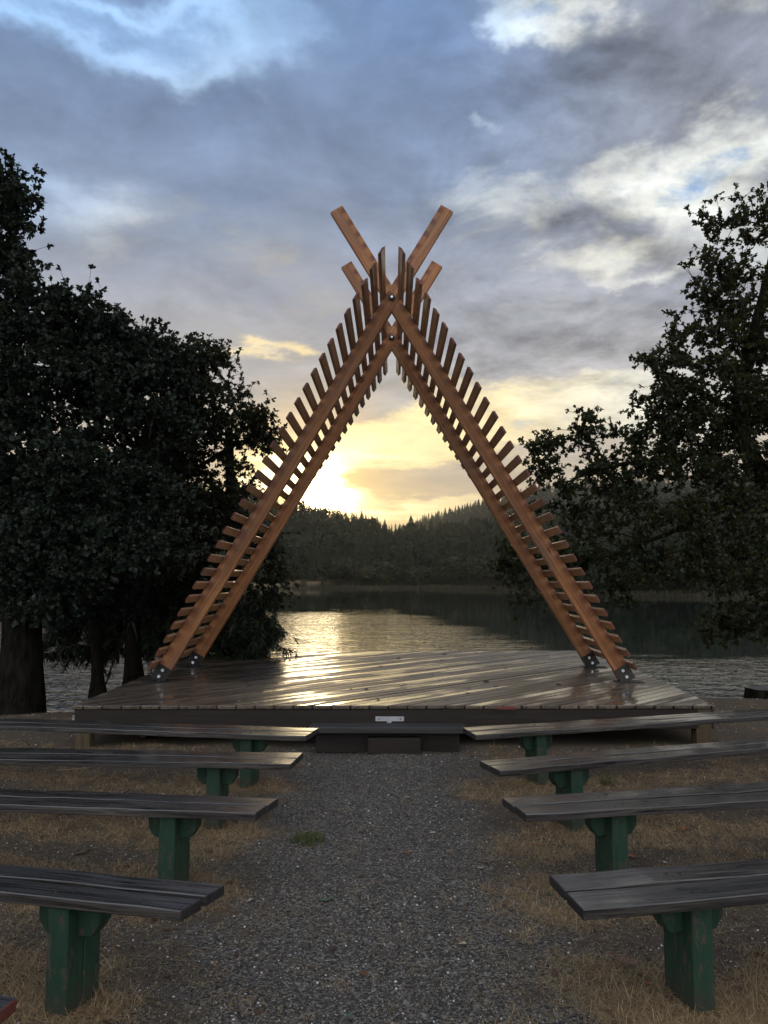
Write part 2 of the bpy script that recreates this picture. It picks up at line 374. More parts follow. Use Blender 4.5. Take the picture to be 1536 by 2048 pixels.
def f_stone(b):
    r = b.geo.outputs['Random Per Island']
    c = b.ramp(r, [(0, (.024, .023, .022)), (.40, (.072, .067, .062)), (.78, (.165, .150, .135)), (.955, (.27, .25, .22)), (.962, (.50, .49, .47)), (1, (.62, .60, .57))])
    setp(b, col=c, rough=.6, spec=.4)
M['stone'] = mat('stone', f_stone)
def f_leafdead(c0, c1):
    def fn(b):
        n = b.noise(b.obj, 40, 3, .6); setp(b, col=b.mix(n, c0, c1), rough=.55, spec=.4)
    return fn
M['leaf_brown'] = mat('leaf_brown', f_leafdead((.07, .035, .018), (.16, .085, .045)))
M['leaf_orange'] = mat('leaf_orange', f_leafdead((.20, .055, .018), (.32, .10, .03)))
M['leaf_green'] = mat('leaf_green', f_leafdead((.03, .055, .035), (.07, .12, .08)))
M['leaf_dark'] = mat('leaf_dark', f_leafdead((.012, .008, .006), (.045, .022, .014)))
M['leaf_pale'] = mat('leaf_pale', f_leafdead((.25, .19, .12), (.42, .34, .24)))

def f_water(b):
    X, Y, Z = b.sep(b.obj)
    v = b.obj
    n1 = b.ss(b.noise(b.map(v, scale=(1.0, 1.5, 1), rot=(0, 0, .12)), 1.5, 2, .5, .4), .44, .84)
    n2 = b.ss(b.noise(b.map(v, scale=(1.0, 1.5, 1), rot=(0, 0, -.25)), 4.6, 2, .5, .3), .48, .84)
    n3 = b.noise(b.map(v, scale=(1, 1.3, 1)), .4, 2, .5)
    calm = b.noise(b.map(v, scale=(1, 2.2, 1)), .05, 2, .5)
    gust = b.ss(b.noise(b.map(v, scale=(1, 2.5, 1)), .22, 3, .5), .3, .62, .45, 1.15)
    yy = b.m('ADD', b.m('ADD', Y, b.m('MAXIMUM', b.m('MULTIPLY', X, 6.5), 0)), b.m('MULTIPLY', b.m('SUBTRACT', calm, .5), 40))
    k = b.m('MULTIPLY', b.m('ADD', b.ss(yy, 74, 40, .02, .50), b.ss(b.m('ADD', Y, b.m('MULTIPLY', b.m('SUBTRACT', gust, .8), 6)), 27, 15, 0, 1.0)), gust)
    h = b.m('ADD', b.m('ADD', b.m('MULTIPLY', n1, .034), b.m('MULTIPLY', n2, .016)), b.m('ADD', b.m('MULTIPLY', n3, .04), b.m('MULTIPLY', b.ss(b.noise(b.map(v, scale=(1, 1.4, 1)), 9.5, 2, .5), .5, .8), .008)))
    setp(b, col=(.008, .013, .012), rough=.02, spec=.5); b.p.inputs['IOR'].default_value = 1.33
    bump(b, b.m('MULTIPLY', h, k), 1.0, 1.)
M['water'] = mat('water', f_water)

# ------------------------------------------------------------------ terrain
WZ = -.62
def smooth(a, lo, hi):
    t = np.clip((a - lo) / (hi - lo), 0, 1); return t * t * (3 - 2 * t)
def wob(x, y, s, ph=0.):
    return (np.sin(x * s + 1.3 * np.sin(y * s * .7 + ph) + ph) + np.sin(y * s * 1.21 + 1.7 * np.sin(x * s * .83 + 2 * ph)) + .6 * np.sin((x + y) * s * 1.9 + ph * 3)) / 2.6
def near_shore(x):
    return np.interp(x, [-40, -9, -6, -3, 3, 5.2, 6.6, 8, 12, 40], [12.6, 13.0, 12.7, 13.6, 15.0, 14.4, 14.6, 16.2, 17, 17]) + .15 * wob(x, x * 0, 2.2)
def far_shore(x):
    return np.interp(x, [-600, -120, 10, 18, 30, 36, 55, 120, 600], [262, 256, 253, 238, 206, 128, 102, 92, 90])
def ridge1(x): return np.interp(x, [-600, -250, -115, -55, -43, -25, -13, 0, 5, 14, 24, 48, 64, 100, 140, 600], [90, 66, 46, 33, 31, 28, 24, 21, 18.5, 20, 21, 23, 26, 31, 35, 95])
def ridge2(x): return np.interp(x, [-900, -50, 0, 14, 34, 118, 205, 330, 900], [20, 26, 44, 54, 64, 90, 110, 120, 140])
def height(x, y):
    x = np.asarray(x, float); y = np.asarray(y, float)
    ns = near_shore(x); fs = far_shore(x)
    near = -.02 + .018 * wob(x, y, 2.6) + .010 * wob(x, y, 7.1, 1.) + .05 * smooth(x, 3, 8) * smooth(y, 6, 11)
    bank = smooth(y, ns - 3.2, ns + .9)
    z = near * (1 - bank) + bank * (-.95)
    z = z - 2.2 * smooth(y, ns + .9, ns + 12)
    far = smooth(y, fs - 14, fs + 4)
    flat = np.maximum(y - fs, 0)
    zf = -.75 + .25 + .45 * smooth(flat, 0, 8) + 2.2 * smooth(flat, 8, 60)
    r1 = ridge1(x); h1 = r1 * smooth(y, 275, 455) * (1 - .75 * smooth(y, 470, 680))
    h2 = ridge2(x) * smooth(y, 640, 1000)
    hill = np.maximum(h1, h2) + 2.0 * wob(x, y, .03) * smooth(y, 300, 400)
    z = z * (1 - far) + far * (zf + hill)
    return z

def f_ground(b):
    P = b.geo.outputs['Position']; X, Y, Z = b.sep(P)
    a = b.noise(P, 38, 6, .7); c1 = b.noise(P, 4.2, 5, .62, .3); c2 = b.noise(P, .9, 4, .55)
    vo = b.voro(P, 95, 1); vr = b.sep(vo)[0]
    grav = b.ramp(vr, [(0, (.024, .022, .020)), (.5, (.068, .062, .055)), (.85, (.140, .126, .110)), (1, (.26, .24, .21))])
    soil = b.mix(a, (.034, .026, .019), (.110, .086, .061))
    pathx = b.m('ABSOLUTE', b.m('ADD', X, b.m('ADD', .10, b.m('MULTIPLY', b.m('SUBTRACT', c2, .5), .8))))
    k = b.m('ADD', b.ss(pathx, .1, 1.5), b.m('MULTIPLY', b.m('SUBTRACT', b.m('ADD', b.m('MULTIPLY', c1, .6), b.m('MULTIPLY', c2, .4)), .5), 3.2))
    near = b.mix(b.ss(k, .3, .75), grav, soil)
    straw = b.noise(b.map(P, scale=(1, 1, 1)), 160, 3, .7)
    near = b.mix(b.m('MULTIPLY', b.ss(straw, .56, .7), b.ss(k, .2, .9)), near, (.17, .12, .065))
    mud = b.mix(b.ss(Z, -.18, -.5), near, (.035, .030, .024))
    fy = b.noise(P, .08, 5, .6)
    far = b.mix(fy, (.006, .006, .004), (.016, .015, .009))
    mead = b.mix(b.m('MULTIPLY', b.m('MULTIPLY', b.ss(Y, 310, 275), b.ss(X, 2, -14)), b.ss(b.noise(P, .03, 3), .38, .58)), far, (.20, .145, .085))
    setp(b, col=b.mix(b.ss(Y, 60, 90), mud, mead), rough=.9, spec=b.ss(Y, 90, 60, 0, .25))
    h = b.m('ADD', b.m('ADD', b.m('MULTIPLY', b.voro(P, 95, 0), -.5), a), b.m('MULTIPLY', c1, 2.))
    bump(b, h, .012, .9)
M['ground'] = mat('ground', f_ground)
def warp(lo, hi, core_lo, core_hi, step, g=1.12):
    v = list(np.arange(core_lo, core_hi, step)); s = step; a = core_lo
    left = []
    while a > lo: s *= g; a -= s; left.append(a)
    s = step; a = v[-1]; right = []
    while a < hi: s *= g; s = min(s, 22); a += s; right.append(a)
    return np.array(left[::-1] + v + right)
gx = warp(-1400, 1400, -9, 9, .11, 1.1); gy = warp(-80, 1500, -1, 18, .11, 1.07)
GX, GY = np.meshgrid(gx, gy)
V = np.stack([GX, GY, height(GX, GY)], -1).reshape(-1, 3); nx, ny = len(gx), len(gy)
ii = (np.arange(ny - 1)[:, None] * nx + np.arange(nx - 1)[None]).ravel()
tag(link('ground', mesh_np('ground', V, np.stack([ii, ii + 1, ii + 1 + nx, ii + nx], 1), True), M['ground']), kind='structure')
bm = bmesh.new(); vs = [bm.verts.new(p) for p in ((-900, 9, 0), (900, 9, 0), (900, 330, 0), (-900, 330, 0))]; bm.faces.new(vs)
wat = tag(link('lake_water', bm_mesh('lake_water', bm), M['water']), kind='structure'); wat.location.z = WZ

# ------------------------------------------------------------------ deck
DZ = .41
FL, FR, BR, BL = (at_z(145, 1411.5, DZ), at_z(1431, 1410.5, DZ), at_z(1188, 1301, DZ), at_z(400, 1304, DZ))
deck = empty('stage_deck', ((FL.x + FR.x) / 2, (FL.y + FR.y) / 2, 0), 'wet low wooden stage deck with diagonal boards at the lake edge', 'deck')
D0 = Vector(deck.location)
def clip_poly(poly, n, d):
    out = []
    for i in range(len(poly)):
        a, c = poly[i], poly[(i + 1) % len(poly)]; da, dc = a.dot(n) - d, c.dot(n) - d
        if da >= 0: out.append(a)
        if da * dc < 0: out.append(a + (c - a) * (da / (da - dc)))
    return out
AL = Vector((math.cos(R(45)), math.sin(R(45)), 0)); AC = Vector((-AL.y, AL.x, 0))
quad = [Vector((p.x, p.y, 0)) for p in (FL, FR, BR, BL)]
PW = .1385; gap = .007; th = .038
bm = bmesh.new(); rot = Matrix((( AL.x, AC.x, 0), (AL.y, AC.y, 0), (0, 0, 1)))
lo = min(p.dot(AC) for p in quad); hi = max(p.dot(AC) for p in quad)
for k in range(int(math.floor(lo / PW)), int(math.ceil(hi / PW)) + 1):
    pl = clip_poly(quad, AC, k * PW + gap / 2); 
    if len(pl) < 3: continue
    pl = clip_poly(pl, -AC, -((k + 1) * PW - gap / 2))
    if len(pl) < 3: continue
    lip = random.uniform(-.004, .006); zt = DZ + random.uniform(-.002, .002); L = []; tl = random.gauss(0, .016)
    for p in pl:
        q = Vector((p.dot(AL), p.dot(AC), 0)); L.append(q)
    top = [bm.verts.new((q.x, q.y, zt + tl * (q.y - (k + .5) * PW))) for q in L]; bot = [bm.verts.new((q.x, q.y, zt - th)) for q in L]
    try:
        bm.faces.new(top); bm.faces.new(bot[::-1])
        for i in range(len(L)): bm.faces.new((top[i], bot[i], bot[(i + 1) % len(L)], top[(i + 1) % len(L)]))
    except ValueError: pass
bmesh.ops.recalc_face_normals(bm, faces=bm.faces)
dk = link('decking', bm_mesh('decking', bm), M['deck'], deck, Matrix.Translation(-D0) @ rot.to_4x4()); bevel(dk, .007, 2)
def dl(p, z): return Vector((p.x, p.y, z)) - D0
c_ = (FL + FR + BR + BL) / 4
def inset(p, k): return p + (c_ - p) * k
zj = DZ - th - .105
iF = [inset(p, .012) for p in (FL, FR, BR, BL)]
for a, c in ((0, 1), (1, 2), (2, 3), (3, 0)):
    e = (iF[c] - iF[a]).normalized() * .024
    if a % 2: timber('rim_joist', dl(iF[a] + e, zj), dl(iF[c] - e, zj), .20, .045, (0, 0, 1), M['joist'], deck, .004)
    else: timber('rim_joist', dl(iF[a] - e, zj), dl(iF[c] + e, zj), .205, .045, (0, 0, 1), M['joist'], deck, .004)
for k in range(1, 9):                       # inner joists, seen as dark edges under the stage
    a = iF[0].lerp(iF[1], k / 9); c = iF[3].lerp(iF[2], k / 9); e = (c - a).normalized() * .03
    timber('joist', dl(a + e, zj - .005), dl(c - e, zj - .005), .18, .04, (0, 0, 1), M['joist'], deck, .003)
for (p, w) in ((at_z(160, 1412, DZ) + Vector((.02, .11, 0)), .15), (at_z(1409, 1411, DZ) + Vector((.0, .11, 0)), .16), (inset(BL, .03), .14), (inset(BR, .03), .14), (iF[0].lerp(iF[3], .5), .14), (iF[1].lerp(iF[2], .5), .14)):
    zb = float(height(p.x, p.y)) - .08
    timber('post', dl(p, zb), dl(p, DZ - th - .002 if p.y < 9 else zj - .1), w, w, (1, 0, 0), M['post_wood'], deck, .006)
for k in (2, 4, 6):
    for j in (1, 2):
        p = iF[0].lerp(iF[1], k / 8).lerp(iF[3].lerp(iF[2], k / 8), j / 2.6); zb = float(height(p.x, p.y)) - .05
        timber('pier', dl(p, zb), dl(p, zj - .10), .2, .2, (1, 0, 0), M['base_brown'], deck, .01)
yF = FL.y
def plate(px0, px1, py0, py1, tab=False):
    a = at_y(px0, py0, yF + .05); c = at_y(px1, py1, yF + .05)
    bm = bmesh.new(); w = c.x - a.x; h = a.z - c.z; cx, cz = (a.x + c.x) / 2, (a.z + c.z) / 2; y0 = yF + .052
    if tab:
        bm_box(bm, (cx, y0, cz + h * .16), (w, .006, h * .68)); bm_box(bm, (cx - w * .02, y0 + .0015, cz - h * .3), (w * .16, .006, h * .4))
    else: bm_box(bm, (cx, y0, cz), (w, .006, h))
    o = link('plate', bm_mesh('plate', bm), M['galvanised'], deck, Matrix.Translation(-D0))
    for sx in (-.38, .38):
        bm = bmesh.new(); bm_cyl(bm, (cx + sx * w, y0 - .001, cz + h * .16), (cx + sx * w, y0 - .008, cz + h * .16), .007, seg=8)
        link('screw', bm_mesh('screw', bm), M['black_steel'], o)
plate(751, 808, 1433, 1447, True); plate(145, 161, 1431, 1440); plate(174, 182, 1430, 1442)
bm = bmesh.new(); a = at_y(994, 1413, yF - .001); c = at_y(1031, 1419, yF - .001)
bm_box(bm, ((a.x + c.x) / 2, yF - .003, (a.z + c.z) / 2), (c.x - a.x, .006, (a.z - c.z)))
link('red_board_end', bm_mesh('red_board_end', bm), M['red_end'], deck, Matrix.Translation(-D0))
# front step: its own low block pushed against the stage
a = at_y(618, 1455, yF - .24); c = at_y(932, 1455, yF - .24)
step = empty('entry_step', ((a.x + c.x) / 2, yF - .2, 0), 'grey low wooden step set against the front of the stage', 'step')
S0 = Vector(step.location); zs = at_y(780, 1450, yF - .15).z
timber('tread', Vector((a.x, yF - .16, zs - .03)) - S0, Vector((c.x, yF - .16, zs - .03)) - S0, .26, .06, (0, 1, 0), M['step_wood'], step, .006)
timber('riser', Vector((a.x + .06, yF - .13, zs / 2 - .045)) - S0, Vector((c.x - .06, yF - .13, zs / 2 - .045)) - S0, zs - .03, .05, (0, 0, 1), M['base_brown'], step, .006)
a2 = at_y(735, 1480, yF - .3).x; c2_ = at_y(842, 1480, yF - .3).x
timber('block', Vector((a2, yF - .22, .06)) - S0, Vector((c2_, yF - .22, .06)) - S0, .16, .12, (0, 0, 1), M['base_brown'], step, .01)

# ------------------------------------------------------------------ the crossed-beam sculpture
YA, YB = 10.1, 11.8
scu = empty('timber_arch', (0, (YA + YB) / 2, DZ), 'tall cedar arch of crossed beams with projecting slats on the wet stage', 'sculpture')
T0 = Vector(scu.location)
FX, APZ = 3.05, 5.5
U = Vector((FX, 0, APZ - DZ)).normalized(); BW, BT = .19, .092
LEG = Vector((FX, 0, APZ - DZ)).length
def mir(v, s): return Vector((v.x * s, v.y, v.z))
for Y in (YA, YB):
    tipz = at_y(668, 420, YA).z if Y == YA else at_y(685, 530, YB).z
    for s in (1, -1):
        foot = Vector((-FX * s, Y + (0 if s > 0 else .006), DZ + .075)) ; foot.x += .075 * U.x / U.z * s
        k = (tipz - APZ) / U.z
        top = Vector((0, foot.y, APZ)) + mir(U, s) * k
        bmo = timber('beam', foot - T0, top - T0, BW, BT, mir(Vector((-U.z, 0, U.x)), s), M['cedar'], scu, .007)
        # foot shoe: steel plate either side of the timber, closed at the deck, with two bolts
        base = Vector((-FX * s, foot.y, DZ)); n = mir(Vector((-U.z, 0, U.x)), s); u = mir(U, s)
        bm = bmesh.new()
        Mx = frame(u, n, base + u * .02 - T0)
        for sz in (-1, 1): bm_box(bm, (.105, 0, sz * (BT / 2 + .006)), (.21, BW * 1.03, .008), Mx)
        bm_box(bm, (.04, 0, 0), (.05, BW * .9, BT), Mx)
        bm_box(bm, (base - T0 + Vector((0, 0, .006)))[:], (.34, BT + .12, .012))
        sh = link('foot_shoe', bm_mesh('foot_shoe', bm), M['grey_steel'] if (s < 0 and Y == YA) else M['black_steel'], scu); bevel(sh, .003)
        for q in (.065, .155):
            p = base + u * (q + .02) - T0; f_ = -(BT / 2 + .010)
            bm = bmesh.new(); bm_cyl(bm, p + Vector((0, f_, 0)), p + Vector((0, f_ - .016, 0)), .024, .02, 10)
            link('shoe_bolt', bm_mesh('shoe_bolt', bm), M['bolt'], sh)
    # through bolt with its dark washer at the crossing
    bm = bmesh.new(); p = Vector((0, Y - BT / 2, APZ)) - T0
    bm_cyl(bm, p + Vector((0, .01, 0)), p + Vector((0, -.022, 0)), .046, .042, 18)
    wsh = link('washer', bm_mesh('washer', bm), M['rubber'], scu)
    bm = bmesh.new(); bm_cyl(bm, p + Vector((0, -.02, 0)), p + Vector((0, -.05, 0)), .021, .017, 8)
    link('through_bolt', bm_mesh('through_bolt', bm), M['bolt'], wsh)
NS = 30; SLW = .046
for s in (1, -1):
    n = mir(Vector((-U.z, 0, U.x)), s); u = mir(U, s); base = Vector((-FX * s, 0, DZ))
    for i in range(NS):
        f = i / (NS - 1)
        st = .20 + 5.70 * f
        of = np.interp(f, [0, .3, .6, 1], [.34, .72, 1.12, 1.52]) + random.uniform(-.02, .02)
        ob = np.interp(f, [0, .3, .6, 1], [.30, .72, 1.35, 2.15]) + random.uniform(-.02, .02)
        c = base + u * st + n * (BW / 2 + SLW / 2 + .001)
        timber('slat', Vector((c.x, YA - of, c.z)) - T0, Vector((c.x, YB + ob, c.z)) - T0, SLW, .096, n, [M['cedar_slat'], M['red_end']], scu, .004, cut0=.10, cut1=.10, endmat=1)

# ------------------------------------------------------------------ benches
SZ = .45; LEGS = []
def bench(label, back_in, front_in, back_out, leg_px, side, red=False, length=4.9):
    B = at_z(*back_in, SZ); Fp = at_z(*front_in, SZ); O = at_z(*back_out, SZ)
    d = (O - B).normalized(); w = Vector((d.y, -d.x, 0)); w = w if w.y < 0 else -w
    W = min(max((Fp - B).dot(w), .27), .36)
    org = Vector((B.x, B.y, 0))
    if abs(leg_px) > 3:                      # distance along the bench where its first leg stands
        best = min((abs(1539 * 0 + project(B + d * (q * .01) + w * (W / 2)) - leg_px), q * .01) for q in range(10, 300))
        ld = best[1]
    else: ld = .6
    root = empty('plank_bench', org, label, 'bench', 'rows of plank benches facing the stage', math.atan2(d.y, d.x))
    # local frame: X along the bench from its aisle end, Y = towards the camera or away
    sy = -1 if (Matrix.Rotation(math.atan2(d.y, d.x), 3, 'Z') @ Vector((0, 1, 0))).dot(w) < 0 else 1
    bw = (W - .024) / 2; th = .042
    skew = (Fp - B).dot(d)
    for j in range(2):
        yc = sy * (bw / 2 + j * (bw + .024)); x0 = skew * (yc / (sy * W)) + random.uniform(-.012, .012)
        bm = bmesh.new(); nseg = 24; L = length; rows = []
        cut = skew * bw / W
        wav = [(random.uniform(-.004, .004), random.uniform(-.003, .003)) for _ in range(nseg + 1)]
        for i in range(nseg + 1):
            x = x0 + (L - x0) * (i / nseg); r_ = []
            for a, c in ((-1, -1), (1, -1), (1, 1), (-1, 1)):
                xo = (cut / 2 * a * sy) if i == 0 else 0
                r_.append(bm.verts.new((x + xo, yc + a * bw / 2 + wav[i][0] * (a == sy), SZ - th / 2 + c * th / 2 + wav[i][1])))
            rows.append(r_)
        for a, c in zip(rows, rows[1:]):
            for k in range(4): bm.faces.new((a[k], a[(k + 1) % 4], c[(k + 1) % 4], c[k]))
        for f in (bm.faces.new(rows[0][::-1]), bm.faces.new(rows[-1])): f.material_index = 1
        bmesh.ops.recalc_face_normals(bm, faces=bm.faces)
        bd = bevel(link('seat_board', bm_mesh('seat_board', bm), [M['bench_board'], M['bench_red'] if red else M['bench_end']], root), .004, 1)
        for dx in (-.03, .035):
            bm = bmesh.new(); xs_ = ld + dx + random.uniform(-.01, .01); ys_ = yc + random.uniform(-.03, .03)
            bm_cyl(bm, (xs_, ys_, SZ - .006), (xs_, ys_, SZ + .0035), .0075, .006, 10)
            link('screw', bm_mesh('screw', bm), M['rubber'], bd)
    LEGS.append(tuple(org + d * ld + w * W / 2))
    for lx in (ld, length - ld):
        g = float(height(*(org + d * lx + w * W / 2)[:2])) - .06; top = SZ - th - .004; ym = sy * W / 2
        bm = bmesh.new()
        for k in (-1, 1): bm_box(bm, (lx + k * .002, ym + k * .0575, (g + top) / 2), (.094, .112, top - g - .002 * (k + 1)))
        bevel(link('leg', bm_mesh('leg', bm), M['green_paint'], root), .005)
        bm = bmesh.new()                     # chamfered cleat along the seat, held between the two posts
        prof = [(-.14, -.004), (-.14, -.085), (-.105, -.135), (.105, -.135), (.14, -.085), (.14, -.004)]
        a = [bm.verts.new((lx + q[0], ym - .045, top + q[1])) for q in prof]; c = [bm.verts.new((lx + q[0], ym + .045, top + q[1])) for q in prof]
        bm.faces.new(a); bm.faces.new(c[::-1])
        for i in range(6): bm.faces.new((a[i], c[i], c[(i + 1) % 6], a[(i + 1) % 6]))
        bmesh.ops.recalc_face_normals(bm, faces=bm.faces)
        bevel(link('bracket', bm_mesh('bracket', bm), M['green_paint'], root), .004)
    return root
CMI = CM.transposed()
def project(p):
    q = CMI @ (Vector(p) - Vector((0, 0, ZC))); return 768 + F * q.x / -q.z
BENCH = [
 ('dark plank bench nearest the viewer on the right of the path, its cut end split', (1103, 1749), (1173, 1821), (1536, 1715), 1372, 1),
 ('dark plank bench second from the viewer on the right of the gravel path', (1007, 1595), (1054, 1630), (1536, 1564), 1219, 1),
 ('dark plank bench third from the viewer on the right of the gravel path', (959, 1521), (1000, 1541), (1536, 1475), 1137, 1),
 ('dark plank bench on the right that stands closest to the stage', (927, 1455), (953, 1470), (1536, 1417), 1070, 1),
 ('dark plank bench on the left with the big green leg close to the viewer', (454, 1770), (372, 1818), (0, 1727), 152, -1),
 ('dark plank bench on the left, second in front of the viewer', (554, 1596), (510, 1627), (0, 1577), 350, -1),
 ('dark plank bench on the left, third in front of the viewer', (606, 1505), (580, 1531), (0, 1495), 437, -1),
 ('dark plank bench on the left that stands closest to the stage', (640, 1456), (612, 1472), (0, 1436), 500, -1)]
for a in BENCH: bench(*a)
bench('bench whose dull red board end just shows in the bottom left corner', (30, 1992), (-45, 2052), (-400, 1945), 0, -1, True, 3.0)

# ------------------------------------------------------------------ scatter: gravel, grass, straw
def rand_rot(n):
    q = RNG.normal(size=(n, 4)); q /= np.linalg.norm(q, axis=1)[:, None]; w, x, y, z = q.T
    return np.stack([1-2*(y*y+z*z), 2*(x*y-z*w), 2*(x*z+y*w), 2*(x*y+z*w), 1-2*(x*x+z*z), 2*(y*z-x*w), 2*(x*z-y*w), 2*(y*z+x*w), 1-2*(x*x+y*y)], -1).reshape(n, 3, 3)
def nz2(x, y, s, ph): return wob(x + 3 * ph, y - 2 * ph, s, ph) * .6 + .4 * wob(x, y, s * 2.7, ph + 1.)
def grassiness(x, y):
    """0 on the gravel path, 1 in the dry grass by the benches"""
    k = smooth(np.abs(x + .10 + .34 * nz2(x, y, 1.3, .4)), .34, 1.15)
    line = np.zeros_like(x)
    for b_ in (3.2, 4.35, 5.2, 6.5, 7.55):     # the grass survives along the bench rows
        yy = y - (b_ + .2 * np.maximum(np.abs(x) - .6, 0))
        line = np.maximum(line, np.exp(-(yy / .33) ** 2))
    return k * np.clip(.12 + .95 * line + .8 * nz2(x, y, 2.0, 1.7), 0, 1)
def sample_ground(n, ymin=1.7, ymax=12.5, p=1.6):
    y = ymin * (ymax / ymin) ** (RNG.random(n) ** p) if p else RNG.uniform(ymin, ymax, n)
    x = RNG.uniform(-1, 1, n) * (.62 * y + .5)
    ok = ~((y > FL.y + .1) & (np.abs(x) < 3.5)) & (y < near_shore(x) - .6)
    return x[ok], y[ok]
# gravel
n = 110000
x, y = sample_ground(n, 1.7, 12, 1.15); g = grassiness(x, y); keep = RNG.random(len(x)) < (1.0 - .72 * g); x, y = x[keep], y[keep]; n = len(x)
sz = .0032 + .0065 * RNG.random(n) ** 2.2; sz *= np.clip(.75 + .08 * y, .9, 1.4)
octa = np.array([[1, 0, 0], [-.6, .8, 0], [-.5, -.8, .1], [.1, 0, .8], [0, .1, -.7]]); of_ = np.array([[0, 1, 3], [1, 2, 3], [2, 0, 3], [1, 0, 4], [2, 1, 4], [0, 2, 4]])
Rm = rand_rot(n); P = np.einsum('nij,kj->nki', Rm, octa) * sz[:, None, None]; P[:, :, 2] *= .75
P += np.stack([x, y, height(x, y) + sz * .25], -1)[:, None, :]
Fi = (of_[None] + (np.arange(n) * 5)[:, None, None]).reshape(-1, 3)
tag(link('gravel', mesh_np('gravel', P.reshape(-1, 3), Fi), M['stone']), 'small dark grey gravel scattered over the path and between benches', 'gravel', kind='stuff')
def blades(x, y, L, wd, lean, z0=None, curl=.5):
    n = len(x); az = RNG.uniform(0, 2 * np.pi, n); d = np.stack([np.cos(az), np.sin(az), np.zeros(n)], -1); sd_ = np.stack([-np.sin(az), np.cos(az), np.zeros(n)], -1)
    up = np.array([0, 0, 1.0]); b0 = np.stack([x, y, (height(x, y) if z0 is None else z0)], -1)
    e = lean[:, None]; L_ = L[:, None]
    m1 = b0 + (d * np.cos(e) + up * np.sin(e)) * L_ * .5
    e2 = e - curl * RNG.random(n)[:, None]
    m2 = m1 + (d * np.cos(e2) + up * np.sin(e2)) * L_ * .5
    w_ = sd_ * wd[:, None]
    Vv = np.stack([b0 - w_, b0 + w_, m1 + w_ * .8, m1 - w_ * .8, m2], 1)
    Fq = np.array([[0, 1, 2], [0, 2, 3], [3, 2, 4]])
    return Vv.reshape(-1, 3), (Fq[None] + (np.arange(n) * 5)[:, None, None]).reshape(-1, 3)
# dry grass in tufts
n = 62000
x, y = sample_ground(n, 1.8, 12.5, 1.05); g = smooth(grassiness(x, y) + .26 * nz2(x, y, 5.5, 3.1) + .12 * nz2(x, y, 17., .7), .32, .70); keep = RNG.random(len(x)) < .05 + .65 * g; tx, ty, tg = x[keep], y[keep], g[keep]
for lp in LEGS:                            # uncut grass against every bench leg
    q = RNG.normal(size=(70, 2)) * (.17, .10); tx = np.append(tx, lp[0] + q[:, 0]); ty = np.append(ty, lp[1] + q[:, 1]); tg = np.append(tg, np.full(70, 1.25))
cnt = RNG.integers(8, 30, len(tx)); idx = np.repeat(np.arange(len(tx)), cnt)
rr = RNG.random(len(idx)) ** .6 * .06; aa = RNG.uniform(0, 6.283, len(idx)); X_ = tx[idx] + rr * np.cos(aa); Y_ = ty[idx] + rr * np.sin(aa)
L_ = (.024 + .066 * RNG.random(len(idx)) ** 2.2) * (.55 + .75 * tg[idx]); V, Fi = blades(X_, Y_, L_, .0006 + .0007 * RNG.random(len(idx)), np.abs(RNG.normal(0, .36, len(idx))), None, 1.1)
tag(link('dry_grass', mesh_np('dry_grass', V, Fi), M['dry_grass']), 'dry golden brown grass tufts along the bench rows', 'grass', kind='stuff')
n = 90000
x, y = sample_ground(n, 1.7, 11, 1.1); g = smooth(np.abs(x + .1), .1, 1.2); keep = RNG.random(len(x)) < (.10 + .9 * g) * np.clip(.6 + .6 * nz2(x, y, 1.7, 2.2), .1, 1); x, y = x[keep], y[keep]; n = len(x)
V, Fi = blades(x, y, .02 + .08 * RNG.random(n) ** 2, .0009 + .0008 * RNG.random(n), RNG.uniform(-.03, .14, n), height(x, y) + .005 + .006 * RNG.random(n), .15)
tag(link('straw', mesh_np('straw', V, Fi), M['straw']), 'loose straw lying on the ground beside the path', 'straw', kind='stuff')
def tuft(name, label, p, n, h, mat_, spread=.06, cat='plant'):
    a = RNG.uniform(0, 6.283, n); r_ = spread * RNG.random(n) ** .6
    V, Fi = blades(p[0] + r_ * np.cos(a), p[1] + r_ * np.sin(a), h * (.5 + .5 * RNG.random(n)), .002 + .001 * RNG.random(n), RNG.uniform(.5, 1.5, n), np.full(n, float(height(p[0], p[1]))), .6)
    return tag(link(name, mesh_np(name, V, Fi), mat_), label, cat)
tuft('weed_tuft', 'small green weed tuft at the edge of the gravel by the left benches', at_z(616, 1672, 0), 240, .08, M['green_grass'], .11)
tuft('weed_tuft', 'green grass tuft growing beside the third right bench leg', at_z(1212, 1565, 0), 60, .16, M['green_grass'], .05)

